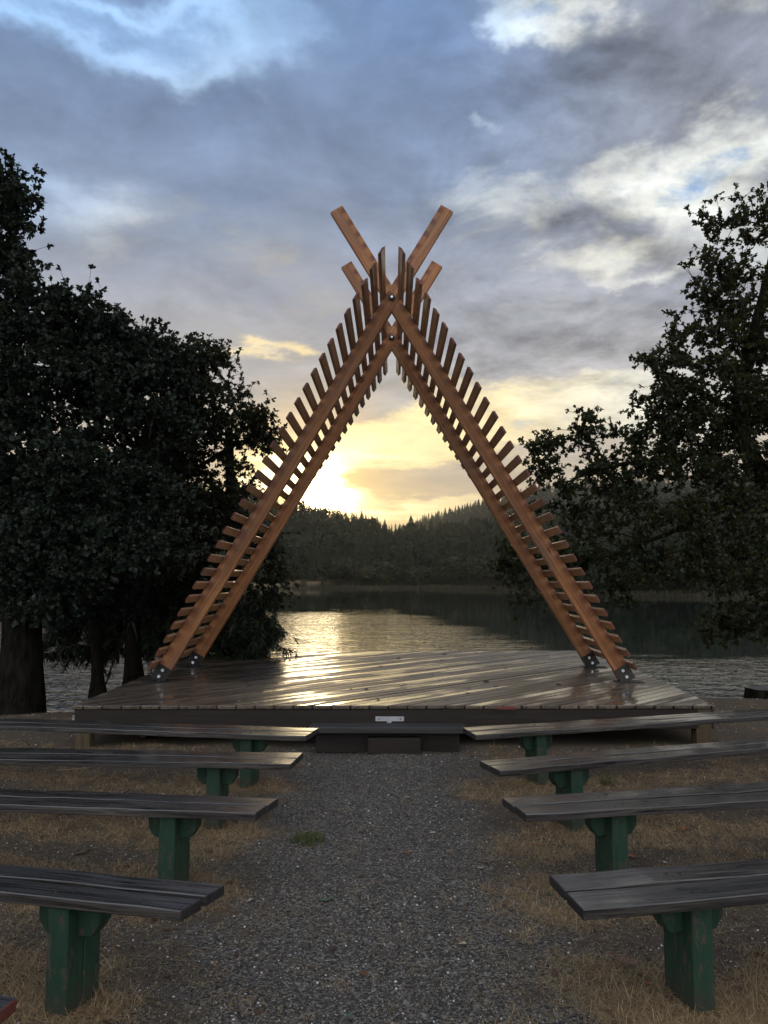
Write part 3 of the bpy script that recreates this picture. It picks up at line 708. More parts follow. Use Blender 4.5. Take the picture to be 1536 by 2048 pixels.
# ------------------------------------------------------------------ fallen leaves and small litter
OAK = [(0, 0), (.18, .05), (.30, .22), (.40, .10), (.52, .30), (.62, .12), (.76, .25), (.84, .10), (1, 0)]
def leaf_mesh(name, s, fold=.25, curl=.15):
    bm = bmesh.new(); mid = [bm.verts.new((x * s, 0, curl * s * (x - .5) ** 2)) for x, _ in OAK]
    for sg in (-1, 1):
        e = [mid[0]] + [bm.verts.new((x * s, sg * w_ * s, w_ * s * fold + curl * s * (x - .5) ** 2 * 1.6)) for x, w_ in OAK[1:-1]] + [mid[-1]]
        for i in range(len(OAK) - 1):
            f = [mid[i], mid[i + 1], e[i + 1], e[i]]; f = list(dict.fromkeys(f))
            if len(f) > 2: bm.faces.new(f if sg < 0 else f[::-1])
    me = bm_mesh(name, bm)
    return me
def fallen(label, px, py, s, m, z=None, group=None, rz=None, tilt=.1, cat='leaf'):
    p = at_z(px, py, 0 if z is None else z)
    me = leaf_mesh('fallen_leaf', s, random.uniform(.1, .5), random.uniform(0, .4))
    o = link('fallen_leaf', me, m); o.location = (p.x, p.y, (float(height(p.x, p.y)) + .012) if z is None else z + .004)
    o.rotation_euler = (random.uniform(-tilt, tilt), random.uniform(-tilt, tilt), random.uniform(0, 6.28) if rz is None else rz)
    return tag(o, label, cat, group)
fallen('green lobed leaf lying on the gravel path beside the near left bench end', 632, 1796, .10, M['leaf_green'], rz=.2)
fallen('small green leaf on the gravel at the bottom edge of the picture', 708, 2032, .05, M['leaf_green'], rz=2.2)
fallen('brown dry leaf lying left of the near right bench leg', 1280, 1928, .11, M['leaf_brown'], rz=2.9, tilt=.3)
fallen('bright orange leaf in the grass left of the second right bench leg', 1064, 1686, .085, M['leaf_orange'], rz=.4, tilt=.3)
fallen('rust red leaf in the grass under the second right bench', 1368, 1656, .09, M['leaf_orange'], rz=1.4, tilt=.3)
fallen('orange leaf in the grass to the right of the second right bench leg', 1272, 1712, .07, M['leaf_orange'], rz=2.)
fallen('orange leaf in the long grass beside the near right bench leg', 1288, 1968, .07, M['leaf_orange'], rz=.9, tilt=.5)
fallen('red leaf at the right edge beside the near right bench', 1530, 1905, .12, M['leaf_orange'], rz=1.9, tilt=.4)
fallen('pale yellow leaf on the gravel in front of the third right bench', 857, 1663, .055, M['leaf_pale'], rz=.3)
fallen('pale leaf on the gravel near the third right bench end', 806, 1593, .06, M['leaf_pale'], rz=.1)
fallen('pale dry leaf on the gravel left of the near right bench end', 970, 1735, .055, M['leaf_pale'], rz=2.7)
fallen('pale curled leaf at the aisle end of the near left bench', 493, 1796, .05, M['leaf_pale'], rz=1.)
fallen('pale dry leaf in the straw in front of the near right bench', 915, 1890, .05, M['leaf_pale'], rz=.3)
fallen('brown leaf on the ground behind the near left bench', 145, 1706, .09, M['leaf_brown'], rz=.6)
fallen('brown leaf on the straw at the left of the path', 425, 1703, .07, M['leaf_brown'], rz=2.)
for (px, py) in ((805, 1317), (754, 1333), (665, 1349), (719, 1317), (701, 1380), (738, 1380), (752, 1398), (851, 1405), (887, 1400), (940, 1377), (930, 1386), (985, 1376), (1021, 1384), (883, 1321), (895, 1309), (948, 1307), (899, 1338), (861, 1350), (1111, 1370), (980, 1364), (1013, 1338), (540, 1345), (497, 1366), (505, 1372), (430, 1344), (402, 1340), (735, 1378), (800, 1374)):
    fallen('small dark fallen leaf lying on the wet stage boards', px + random.uniform(-2, 2), py, random.uniform(.06, .12), M['leaf_dark'], DZ, 'dark leaves scattered on the stage boards', tilt=.25)

n = 2600
x, y = sample_ground(n, 1.8, 12, 1.1); keep = RNG.random(len(x)) < .15 + .85 * smooth(np.abs(x + .1), .2, 1.3); x, y = x[keep], y[keep]; n = len(x)
d_ = RNG.normal(size=(n, 3)) * np.array([1, 1, .18]); d_ /= np.linalg.norm(d_, axis=1)[:, None]; u_ = np.array([[0, 0, 1.]]) + RNG.normal(size=(n, 3)) * .35; s_ = np.cross(d_, u_); s_ /= np.linalg.norm(s_, axis=1)[:, None]
hexa = np.array([[0, 0], [.3, .2], [.65, .26], [1, 0], [.7, -.22], [.3, -.24]]); L_ = .012 + .035 * RNG.random(n) ** 2
V = np.stack([x, y, height(x, y) + .012], -1)[:, None] + (d_[:, None] * hexa[None, :, :1] + s_[:, None] * hexa[None, :, 1:]) * L_[:, None, None]
M['litter'] = mat('litter', f_leaf((.035, .020, .012), (.12, .065, .032), (.26, .17, .09), (.1, .05, .02), .1, .7))
tag(link('leaf_litter', mesh_np('leaf_litter', V.reshape(-1, 3), np.arange(n * 6).reshape(-1, 6)), M['litter']), 'small brown leaf litter scattered over the ground', 'leaf litter', kind='stuff')
# ------------------------------------------------------------------ trees
def tubes(P0, P1, r0, r1, k):
    n = len(P0); d = P1 - P0; d = d / np.maximum(np.linalg.norm(d, axis=1), 1e-6)[:, None]
    ref = np.where(np.abs(d[:, 2:3]) > .9, np.array([[1., 0, 0]]), np.array([[0, 0, 1.]]))
    a = np.cross(d, ref); a /= np.linalg.norm(a, axis=1)[:, None]; c = np.cross(d, a)
    t = np.arange(k) / k * 2 * np.pi; ring = a[:, None] * np.cos(t)[None, :, None] + c[:, None] * np.sin(t)[None, :, None]
    Vv = np.concatenate([P0[:, None] + ring * r0[:, None, None], P1[:, None] + ring * r1[:, None, None]], 1).reshape(-1, 3)
    i = np.arange(k); j = (i + 1) % k
    q = np.stack([i, j, j + k, i + k], 1)
    return Vv, (q[None] + (np.arange(n) * 2 * k)[:, None, None]).reshape(-1, 4)
def resample(pts, step):
    out = [np.array(pts[0], float)]
    for a, c in zip(pts, pts[1:]):
        a, c = np.array(a, float), np.array(c, float); m = max(1, int(np.linalg.norm(c - a) / step))
        out += [a + (c - a) * (i + 1) / m for i in range(m)]
    return out
def grow(limbs, att, step=.22, sag=.0, jit=.05, r_tip=.0035, pw=2.35, r_max=.3):
    """branch skeleton: hand-laid limbs, then every attractor is joined to the nearest wood"""
    pos, par, pathl = [], [], []
    for pts, rt in limbs:
        pr = -1; pts = [np.array(p, float) for p in pts]
        if pos:
            pr = int(np.argmin([np.sum((q - pts[0]) ** 2) for q in pos])); pts[0] = pos[pr]
        rs = np.array(resample(pts, step))
        for _ in range(6): rs[1:-1] = .25 * rs[:-2] + .5 * rs[1:-1] + .25 * rs[2:]
        for i, p in enumerate(rs):
            if i == 0 and pr >= 0: continue
            pos.append(p + RNG.normal(size=3) * jit * .2 * (i > 0)); par.append(pr); pr = len(pos) - 1
            pathl.append(0 if par[-1] < 0 else pathl[par[-1]] + step)
    A = np.array(pos); N = len(pos); cap = N + len(att) * 14
    PP = np.zeros((cap, 3)); PP[:N] = A; PL = np.zeros(cap); PL[:N] = pathl; par = list(par)
    d0 = np.min(np.linalg.norm(att[:, None] - A[None, ::2], axis=2), 1)
    tips = []
    for i in np.argsort(d0):
        q = att[i]; d = np.linalg.norm(PP[:N] - q, axis=1); j = int(np.argmin(d + .06 * PL[:N]))
        dist = d[j]; m = min(12, max(1, int(dist / step))); p0 = PP[j].copy(); pr = j
        side = RNG.normal(size=3) * jit * dist * 1.4
        for s_ in range(1, m + 1):
            f = s_ / m; w_ = math.sin(f * math.pi)
            PP[N] = p0 + (q - p0) * f + side * w_ + np.array([0, 0, -sag * dist * w_]) + RNG.normal(size=3) * jit * .25
            PL[N] = PL[pr] + dist / m; par.append(pr); pr = N; N += 1
        tips.append(pr)
    PP = PP[:N]; par = np.array(par)
    acc = np.zeros(N); has = np.zeros(N, bool)
    for i in range(N - 1, -1, -1):
        if acc[i] == 0: acc[i] = r_tip ** pw
        if par[i] >= 0: acc[par[i]] += acc[i]
    rad = np.minimum(acc ** (1 / pw), r_max)
    return PP, par, rad, np.array(tips)
def wood_mesh(name, PP, par, rad, thick=.03):
    """one ring of vertices per joint for the thickest child so limbs run smooth; side shoots start their own ring"""
    N = len(PP); d = np.zeros((N, 3)); e = np.where(par >= 0)[0]
    d[e] = PP[e] - PP[par[e]]; d /= np.maximum(np.linalg.norm(d, axis=1), 1e-6)[:, None]
    main = -np.ones(N, int)
    for i in e[np.argsort(rad[e])]: main[par[i]] = i
    dn = d.copy(); m_ = main >= 0; dn[m_] += d[main[m_]]; dn[np.linalg.norm(dn, axis=1) < 1e-4] = (0, 0, 1)
    ismain = np.zeros(N, bool); ismain[main[m_]] = True
    Vs, Fs, off = [], [], 0
    for msk, k in ((rad[e] >= thick, 12), (rad[e] < thick, 4)):
        ee = e[msk]
        if not len(ee): continue
        p = par[ee]; share = ismain[ee] & (rad[p] < rad[ee] * 1.6)
        dp = np.where(share[:, None], dn[p], d[ee]); r0 = np.where(share, rad[p], np.minimum(rad[p], rad[ee] * 1.25))
        def ring(c, dd, r_):
            dd = dd / np.linalg.norm(dd, axis=1)[:, None]; ref = np.tile(np.array([.35, .93, .1]), (len(dd), 1))
            a = np.cross(dd, ref); a /= np.maximum(np.linalg.norm(a, axis=1), 1e-5)[:, None]; b_ = np.cross(dd, a)
            t = np.arange(k) / k * 2 * np.pi; wv = 1 + (.09 * np.sin(3 * t + 1) + .05 * np.sin(5 * t) if k > 6 else 0 * t)
            return c[:, None] + (a[:, None] * np.cos(t)[None, :, None] + b_[:, None] * np.sin(t)[None, :, None]) * (r_[:, None, None] * wv[None, :, None])
        Vv = np.concatenate([ring(PP[p], dp, r0), ring(PP[ee], dn[ee], rad[ee])], 1).reshape(-1, 3)
        i = np.arange(k); j = (i + 1) % k; q = np.stack([i, j, j + k, i + k], 1)
        Vs.append(Vv); Fs.append((q[None] + (np.arange(len(ee)) * 2 * k)[:, None, None]).reshape(-1, 4) + off); off += len(Vv)
    return mesh_np(name, np.concatenate(Vs), np.concatenate(Fs), True)
LEAF8 = np.array([[0, 0], [.30, .17], [.44, .09], [.68, .27], [1, .02], [.70, -.25], [.46, -.09], [.28, -.18]])
NARROW = np.array([[0, 0], [.3, .10], [.7, .09], [1, 0], [.7, -.09], [.3, -.10]])
def leaves(base, dirs, per, L0, L1, spread, shape, droop=0.):
    n = len(base) * per; b0 = np.repeat(base, per, 0); d = np.repeat(dirs, per, 0)
    d = d + RNG.normal(size=(n, 3)) * spread; d[:, 2] -= droop; d /= np.linalg.norm(d, axis=1)[:, None]
    nrm = RNG.normal(size=(n, 3)) + np.array([0, 0, 1.2]); s = np.cross(d, nrm); s /= np.maximum(np.linalg.norm(s, axis=1), 1e-5)[:, None]
    L = L0 + (L1 - L0) * RNG.random(n)
    b0 = b0 - d * (RNG.random(n) * .3 * L)[:, None]
    k = len(shape); up = np.cross(s, d)
    Vv = b0[:, None] + (d[:, None] * shape[None, :, 0:1] + s[:, None] * shape[None, :, 1:2] + up[:, None] * (np.abs(shape[None, :, 1:2]) * .35 - .18 * shape[None, :, 0:1] ** 2)) * L[:, None, None]
    return Vv.reshape(-1, 3), (np.arange(n)[:, None] * k + np.arange(k)[None])
def in_clumps(clumps, sub=11, sig=.15, dens=1.35):
    """attractor points: each clump breaks up into small sprays with air between them"""
    out = []
    for (px, py, y, rx, ry, ryd, n) in clumps:
        n = int(n * dens); m = max(2, n // sub)
        c = np.array(at_y(px, py, y)); sc_ = y / F * 1.0
        q = RNG.normal(size=(m, 3)); q /= np.linalg.norm(q, axis=1)[:, None]; q *= (RNG.random(m) ** .36)[:, None] * 1.05
        ctr = c + q * np.array([rx * sc_, ryd, ry * sc_])
        i = RNG.integers(0, m, n); s_ = sig * (.55 + .8 * RNG.random(m))
        out.append(ctr[i] + np.clip(RNG.normal(size=(n, 3)), -1.7, 1.7) * s_[i][:, None] * np.array([1.15, 1, .8]))
    return np.concatenate(out)
def strands(base, n, L0, L1, wd):
    i = RNG.integers(0, len(base), n); b0 = base[i]; L = L0 + (L1 - L0) * RNG.random(n) ** 2
    a = RNG.uniform(0, 6.283, n); s = np.stack([np.cos(a), np.sin(a), 0 * a], -1) * wd; dn = np.stack([RNG.normal(size=n) * .12, RNG.normal(size=n) * .12, -np.ones(n)], -1) * L[:, None]
    j = np.stack([RNG.normal(size=n), RNG.normal(size=n), 0 * a], -1) * .02
    Vv = np.stack([b0 - s, b0 + s, b0 + dn * .5 + s * .8 + j, b0 + dn * .5 - s * .8 + j, b0 + dn + j], 1)
    Fq = np.array([[0, 1, 2], [0, 2, 3], [3, 2, 4]])
    return Vv.reshape(-1, 3), (Fq[None] + (np.arange(n) * 5)[:, None, None]).reshape(-1, 3)
def tree(name, label, limbs, clumps, leaf_mat, bark, per=7, L=(.06, .11), spread=.75, shape=LEAF8, droop=0., lichen=0, sag=.0, r_max=.3, trunk_r=None, mid=1, r_tip=.0035, dens=1.35, sub=11, sig=.15, taper=.45):
    att = in_clumps(clumps, sub, sig, dens)
    PP, par, rad, tips = grow(limbs, att, sag=sag, r_max=r_max, r_tip=r_tip)
    if trunk_r:                              # the bole: thick at the foot, with a flare
        nb = len(resample(limbs[0][0], .22))
        for i in range(nb):
            f = i / (nb - 1); rad[i] = max(rad[i] * .6, trunk_r * (1 - taper * f) * (1 + .7 * (max(0, .16 - f) / .16) ** 2))
    root = empty(name, PP[0], label, 'tree')
    o0 = np.array(root.location)
    link('trunk', wood_mesh('trunk', PP - o0, par, rad), bark, root)
    base = PP[tips]; dirs = base - PP[par[tips]]; dirs /= np.maximum(np.linalg.norm(dirs, axis=1), 1e-5)[:, None]
    pts, dd = [base], [dirs]
    pt = par[tips]
    for _ in range(mid):                     # leaf bunches along the twig too
        f = RNG.random(len(tips))[:, None]; q = PP[pt] * f + PP[np.maximum(par[pt], 0)] * (1 - f)
        pts.append(q + RNG.normal(size=q.shape) * .03); r_ = RNG.normal(size=q.shape); dd.append(r_ / np.linalg.norm(r_, axis=1)[:, None]); pt = np.maximum(par[pt], 0)
    V, Fi = leaves(np.concatenate(pts) - o0, np.concatenate(dd), per, L[0], L[1], spread, shape, droop)
    link('crown', mesh_np('crown', V, Fi), leaf_mat, root)
    if lichen:
        big = PP[(rad > .006) & (rad < .09)]
        V, Fi = strands(big - o0, lichen, .08, .42, .004)
        l = link('lichen', mesh_np('lichen', V, Fi), M['lichen'], root); l['kind'] = 'stuff'; l['label'] = 'pale grey green lichen hanging from the limbs'
    return root
def Q(px, py, y): return tuple(at_y(px, py, y))

# big oak on the left: bole at the frame edge
y0 = 10.9; p0 = at_z(34, 1442, -.25)
tree('oak_tree', 'big dark oak with the thick black trunk at the left edge',
     [([(p0.x, y0, -.35), Q(42, 1330, y0), Q(50, 1260, y0), Q(30, 1150, y0 + .1), Q(-10, 1000, y0 + .3), Q(-40, 800, y0 + .6), Q(-60, 600, y0 + .7), Q(-80, 430, y0 + .7)], 0),
      ([Q(30, 1150, y0 + .1), Q(110, 1010, y0 + .4), Q(190, 880, y0 + .8), Q(230, 740, y0 + 1), Q(200, 620, y0 + 1)], 0),
      ([Q(42, 1200, y0), Q(170, 1110, y0 - .3), Q(280, 1050, y0 - .4)], 0),
      ([Q(110, 1010, y0 + .4), Q(230, 960, y0 + .8), Q(330, 870, y0 + 1.2)], 0),
      ([Q(-10, 1000, y0 + .3), Q(-60, 900, y0 - .6), Q(-90, 800, y0 - 1)], 0)],
     [(-10, 400, y0 + .4, 60, 75, .6, 150), (25, 420, y0 + .3, 35, 45, .4, 70), (-5, 500, y0 + .4, 60, 60, .5, 110), (20, 350, y0 + .4, 18, 18, .3, 20), (-20, 560, y0 + .4, 80, 90, .8, 190), (60, 600, y0 + .5, 80, 70, .8, 220),
      (150, 640, y0 + .8, 85, 70, .8, 240), (240, 730, y0 + .9, 80, 80, .8, 240), (60, 740, y0 + .4, 110, 90, 1., 340), (170, 800, y0 + .6, 110, 90, 1., 330),
      (300, 830, y0 + 1., 90, 90, .9, 260), (40, 900, y0, 110, 100, 1., 330), (160, 960, y0, 110, 90, 1., 320), (280, 980, y0 + .5, 100, 90, .9, 270),
      (60, 1060, y0 - .5, 100, 80, .8, 260), (190, 1100, y0 - .4, 110, 70, .8, 250), (300, 1090, y0 - .2, 90, 60, .7, 180), (30, 1170, y0 - .4, 60, 45, .6, 90), (120, 1190, y0 - .4, 70, 40, .6, 100), (270, 690, y0 + 1.4, 70, 50, .7, 200), (330, 760, y0 + 1.6, 80, 80, .8, 260), (210, 690, y0 + 1.2, 60, 60, .7, 170), (110, 850, y0 + 2., 160, 160, .8, 420), (270, 900, y0 + 2., 140, 150, .8, 380), (130, 1080, y0 + 1.6, 170, 90, .8, 300), (-60, 760, y0, 90, 140, 1.1, 250), (-50, 1040, y0, 70, 140, 1., 170), (100, 1225, y0 + .2, 70, 30, .6, 80), (150, 1180, y0 + 1.5, 110, 60, .7, 170), (10, 1230, y0 + .6, 40, 30, .5, 40)],
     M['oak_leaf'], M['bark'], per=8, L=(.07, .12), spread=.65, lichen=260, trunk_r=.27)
y1 = 13.4
tree('oak_tree', 'slender oak leaning over the water behind the left foot of the arch',
     [([Q(268, 1385, 12.8), Q(265, 1270, 12.9), Q(270, 1150, 13.0), Q(300, 1000, y1), Q(350, 860, y1), Q(390, 740, y1)], 0),
      ([Q(300, 1000, y1), Q(400, 930, y1), Q(480, 880, y1 + .3), Q(550, 860, y1 + .3)], 0),
      ([Q(270, 1150, 13.), Q(380, 1080, y1), Q(470, 1060, y1), Q(540, 1090, y1)], 0)],
     [(400, 750, y1, 75, 80, .8, 330), (425, 705, y1, 28, 28, .4, 50), (330, 730, y1, 60, 50, .6, 160), (390, 980, y1 + .8, 90, 130, .6, 260), (330, 880, y1 + .6, 80, 110, .6, 230), (440, 850, y1, 85, 75, .9, 300), (500, 840, y1 + .2, 45, 60, .6, 130), (360, 900, y1, 90, 80, 1., 260),
      (440, 950, y1, 60, 60, .8, 130), (535, 880, y1 + .3, 30, 55, .5, 50), (555, 900, y1 + .2, 20, 30, .3, 22), (500, 985, y1, 50, 40, .6, 40), (380, 1030, y1, 95, 70, .9, 240), (480, 1080, y1, 75, 60, .8, 170), (545, 1110, y1, 40, 70, .6, 90),
      (555, 1180, y1, 28, 60, .5, 55), (420, 1150, y1, 80, 40, .7, 120), (330, 1170, y1, 80, 60, .6, 170), (250, 1180, y1, 80, 60, .6, 150), (500, 1200, y1, 50, 40, .5, 60)],
     M['bay_leaf'], M['bark'], per=8, L=(.05, .095), lichen=120, trunk_r=.12)
# thin mossy tree between, with bare twigs near the water
y2 = 12.1
tree('slender_tree', 'thin mossy leaning trunk rising from the water edge left of the stage',
     [([Q(196, 1395, y2), Q(193, 1330, y2), Q(188, 1250, y2), Q(185, 1150, y2), Q(215, 1000, y2 + .3)], 0),
      ([Q(199, 1385, y2), Q(222, 1340, y2 + .1), Q(245, 1290, y2 + .2), Q(262, 1230, y2 + .3)], 0),
      ([Q(187, 1240, y2), Q(170, 1290, y2 - .3), Q(140, 1340, y2 - .4), Q(124, 1395, y2 - .4)], 0),
      ([Q(187, 1240, y2), Q(160, 1310, y2 - .5), Q(146, 1420, y2 - .5)], 0)],
     [(215, 1030, y2 + .3, 90, 60, .6, 90), (170, 1150, y2, 90, 30, .5, 60), (250, 1190, y2 + .2, 60, 35, .4, 60)],
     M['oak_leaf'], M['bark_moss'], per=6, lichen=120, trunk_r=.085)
# fir with drooping boughs beside the back left foot
y3 = 13.9
fl = [([Q(470, 1345, y3), Q(466, 1200, y3), Q(462, 1020, y3), Q(458, 860, y3)], 0)]
for (a, r_) in ((-100, 40), (90, 25), (-75, 10), (70, 60), (-130, 70), (40, -20), (-40, 90)):
    zz = 1230 - abs(a) * .3 - r_; fl.append(([Q(466, zz, y3), Q(466 + a * .5, zz + 5, y3 - .2), Q(466 + a, zz + 40, y3 - .4)], 0))
tree('fir_tree', 'dark fir with drooping boughs over the water beside the back left foot', fl,
     [(500, 1250, y3 - .3, 65, 28, .8, 180), (410, 1240, y3 - .3, 75, 30, .8, 170), (330, 1230, y3, 90, 30, .8, 130), (460, 1290, y3 - .3, 70, 22, .7, 110), (240, 1235, y3, 80, 30, .7, 130), (180, 1250, y3, 70, 26, .7, 80), (330, 1285, y3 - .5, 75, 34, .6, 120), (130, 1275, y3 - .3, 75, 32, .6, 90), (230, 1290, y3 - .2, 50, 30, .5, 60), (520, 1285, y3 - .3, 50, 22, .6, 90), (390, 1275, y3 - .3, 60, 24, .6, 90), (400, 1170, y3, 90, 35, .7, 120), (300, 1190, y3, 100, 30, .7, 110)],
     M['fir_leaf'], M['bark'], per=11, L=(.10, .22), spread=.55, shape=NARROW * np.array([1, .45]), droop=.85, sag=.12, trunk_r=.13, mid=3)
# oak on the right: bole stands just outside the picture
y4 = 12.9
tree('oak_tree', 'wide oak at the right whose limbs hang low over the lake',
     [([Q(1660, 1430, y4), Q(1640, 1250, y4), Q(1600, 1080, y4), Q(1540, 960, y4 + .1), Q(1480, 900, y4 + .2), Q(1466, 830, y4 + .3), Q(1500, 720, y4 + .4), Q(1530, 580, y4 + .4), Q(1560, 440, y4 + .4)], 0),
      ([Q(1480, 900, y4 + .2), Q(1400, 905, y4 + .2), Q(1300, 925, y4 + .4), Q(1220, 925, y4 + .5), Q(1150, 960, y4 + .6), Q(1070, 985, y4 + .6)], 0),
      ([Q(1466, 830, y4 + .3), Q(1400, 780, y4 + .2), Q(1330, 740, y4 + .1), Q(1290, 720, y4)], 0),
      ([Q(1500, 720, y4 + .4), Q(1440, 620, y4 + .3), Q(1390, 560, y4 + .3)], 0),
      ([Q(1220, 925, y4 + .5), Q(1180, 890, y4 + .6), Q(1150, 850, y4 + .6)], 0),
      ([Q(1540, 960, y4 + .1), Q(1440, 1010, y4 - .3), Q(1330, 1070, y4 - .4), Q(1220, 1120, y4 - .3), Q(1100, 1130, y4 + .2)], 0),
      ([Q(1440, 1010, y4 - .3), Q(1400, 1100, y4 - .6), Q(1440, 1190, y4 - .7), Q(1450, 1260, y4 - .7)], 0),
      ([Q(1600, 1080, y4), Q(1560, 1180, y4 - .5), Q(1500, 1260, y4 - .8)], 0)],
     [(1500, 440, y4 + .4, 55, 55, .7, 110), (1425, 440, y4 + .3, 30, 40, .4, 40), (1530, 540, y4 + .4, 75, 75, .8, 200), (1440, 530, y4 + .3, 55, 40, .5, 90), (1400, 590, y4 + .3, 55, 45, .6, 110),
      (1450, 800, y4 + .5, 100, 80, .9, 260), (1480, 870, y4 + .6, 100, 60, .9, 230), (1340, 850, y4 + .4, 60, 45, .6, 110), (1300, 900, y4 + .4, 55, 40, .6, 90), (1520, 700, y4 + .8, 80, 110, .9, 220), (1480, 660, y4 + .3, 85, 70, .8, 230), (1370, 670, y4 + .2, 55, 40, .5, 90), (1320, 715, y4 + .1, 50, 38, .5, 95), (1420, 770, y4 + .2, 90, 60, .8, 210), (1530, 790, y4 + .3, 70, 90, .8, 230),
      (1310, 790, y4 + .2, 55, 32, .5, 75), (1270, 850, y4 + .3, 38, 28, .4, 50), (1390, 850, y4 + .2, 80, 40, .7, 130), (1180, 865, y4 + .6, 48, 30, .5, 80), (1110, 890, y4 + .6, 55, 32, .5, 85), (1070, 940, y4 + .6, 40, 38, .5, 70),
      (1160, 950, y4 + .6, 80, 45, .6, 95), (1260, 930, y4 + .5, 70, 38, .6, 120), (1370, 940, y4 + .2, 95, 55, .8, 210), (1480, 960, y4 + .1, 90, 70, .9, 240), (1120, 1010, y4 + .5, 65, 45, .6, 75), (1230, 1010, y4 + .2, 90, 55, .8, 140),
      (1350, 1040, y4 - .2, 100, 60, .9, 250), (1470, 1060, y4 - .2, 90, 70, .9, 240), (1200, 1090, y4 - .1, 85, 50, .8, 125), (1100, 1090, y4 + .2, 60, 45, .6, 85), (1040, 1110, y4 + .4, 45, 50, .5, 95), (1010, 1140, y4 + .4, 25, 22, .3, 24),
      (1310, 1130, y4 - .4, 85, 40, .7, 130), (1420, 1130, y4 - .6, 70, 55, .7, 150), (1520, 1150, y4 - .5, 60, 65, .7, 140), (1060, 1190, y4 + .3, 28, 18, .3, 22), (1245, 1190, y4 - .3, 22, 38, .3, 36), (1130, 1150, y4 + .1, 50, 22, .4, 40), (1440, 1260, y4 - .7, 42, 28, .35, 60), (1485, 1225, y4 - .7, 45, 35, .4, 60), (1530, 1230, y4 - .8, 30, 40, .4, 40), (1600, 900, y4, 70, 200, .9, 160), (1610, 600, y4 + .3, 60, 160, .9, 120)],
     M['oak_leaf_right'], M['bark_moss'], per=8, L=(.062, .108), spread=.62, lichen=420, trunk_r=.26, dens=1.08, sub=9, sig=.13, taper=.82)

# ------------------------------------------------------------------ stump, log and reeds by the water
def stump(px, py, y, r_, h):
    p = at_y(px, py, y); z0 = float(height(p.x, p.y)) - .1
    root = empty('tree_stump', (p.x, p.y, z0), 'low cut tree stump on the bank at the right edge', 'stump')
    bm = bmesh.new(); rings = []
    for z, k in ((0, 1.25), (.08, 1.08), (h * .6 + .1, 1.0), (h + .1, .97)):
        rings.append([bm.verts.new((r_ * k * math.cos(a) * (1 + .07 * math.sin(5 * a + 1) + .03 * math.sin(13 * a)), r_ * k * math.sin(a) * (1 + .07 * math.sin(5 * a + 1) + .03 * math.sin(13 * a)), z)) for a in np.linspace(0, 2 * math.pi, 40, endpoint=False)])
    for a, c in zip(rings, rings[1:]):
        for i in range(40): bm.faces.new((a[i], a[(i + 1) % 40], c[(i + 1) % 40], c[i]))
    link('bark', bm_mesh('bark', bm), M['bark_moss'], root)
    bm = bmesh.new(); bm.faces.new([bm.verts.new((v[0] * 1.0, v[1], h + .098)) for v in [(r_ * .97 * math.cos(a) * (1 + .07 * math.sin(5 * a + 1) + .03 * math.sin(13 * a)), r_ * .97 * math.sin(a) * (1 + .07 * math.sin(5 * a + 1) + .03 * math.sin(13 * a))) for a in np.linspace(0, 2 * math.pi, 40, endpoint=False)]])
    link('cut_face', bm_mesh('cut_face', bm), M['step_wood'], root)
stump(1530, 1388, 12.2, .27, .17)
lg = at_y(285, 1474, 8.6); zl = float(height(lg.x, lg.y))
root = empty('log', (lg.x, lg.y, zl), 'short dark log lying under the left end of the stage', 'log')
bm = bmesh.new(); bm_cyl(bm, (0, 0, .07), (.35, 1.1, .06), .07, .08, 14); link('log_bark', bm_mesh('log_bark', bm), M['bark'], root)
bm = bmesh.new(); bm_cyl(bm, (-.0008, -.0025, .07), (.004, .012, .07), .058, .058, 14); link('cut_face', bm_mesh('cut_face', bm), M['post_wood'], root)
def twig(label, pts, r_):
    P = [np.array(at_z(*q)) for q in pts]; P = np.array(resample(P, .06)); P[:, 2] += .01
    V, Fi = tubes(P[:-1], P[1:], np.full(len(P) - 1, r_), np.full(len(P) - 1, r_ * .9), 5)
    return tag(link('stick', mesh_np('stick', V, Fi, True), M['straw']), label, 'stick')
twig('long pale straw stalk lying between the third and second left benches', [(112, 1543, .01), (180, 1538, .01)], .005)
twig('pale stick leaning on the ground below the left trunk', [(20, 1492, .0), (42, 1478, .12), (60, 1492, .0)], .006)
p = at_z(1372, 1372, -.5); tuft('reed_clump', 'thin green reeds standing in the shallows beside the right corner of the stage', (p.x, p.y), 34, .75, M['green_grass'], .16)
p = at_z(1395, 1392, -.45); tuft('reed_clump', 'low green reeds at the muddy edge near the right stage corner', (p.x, p.y), 30, .4, M['green_grass'], .2)

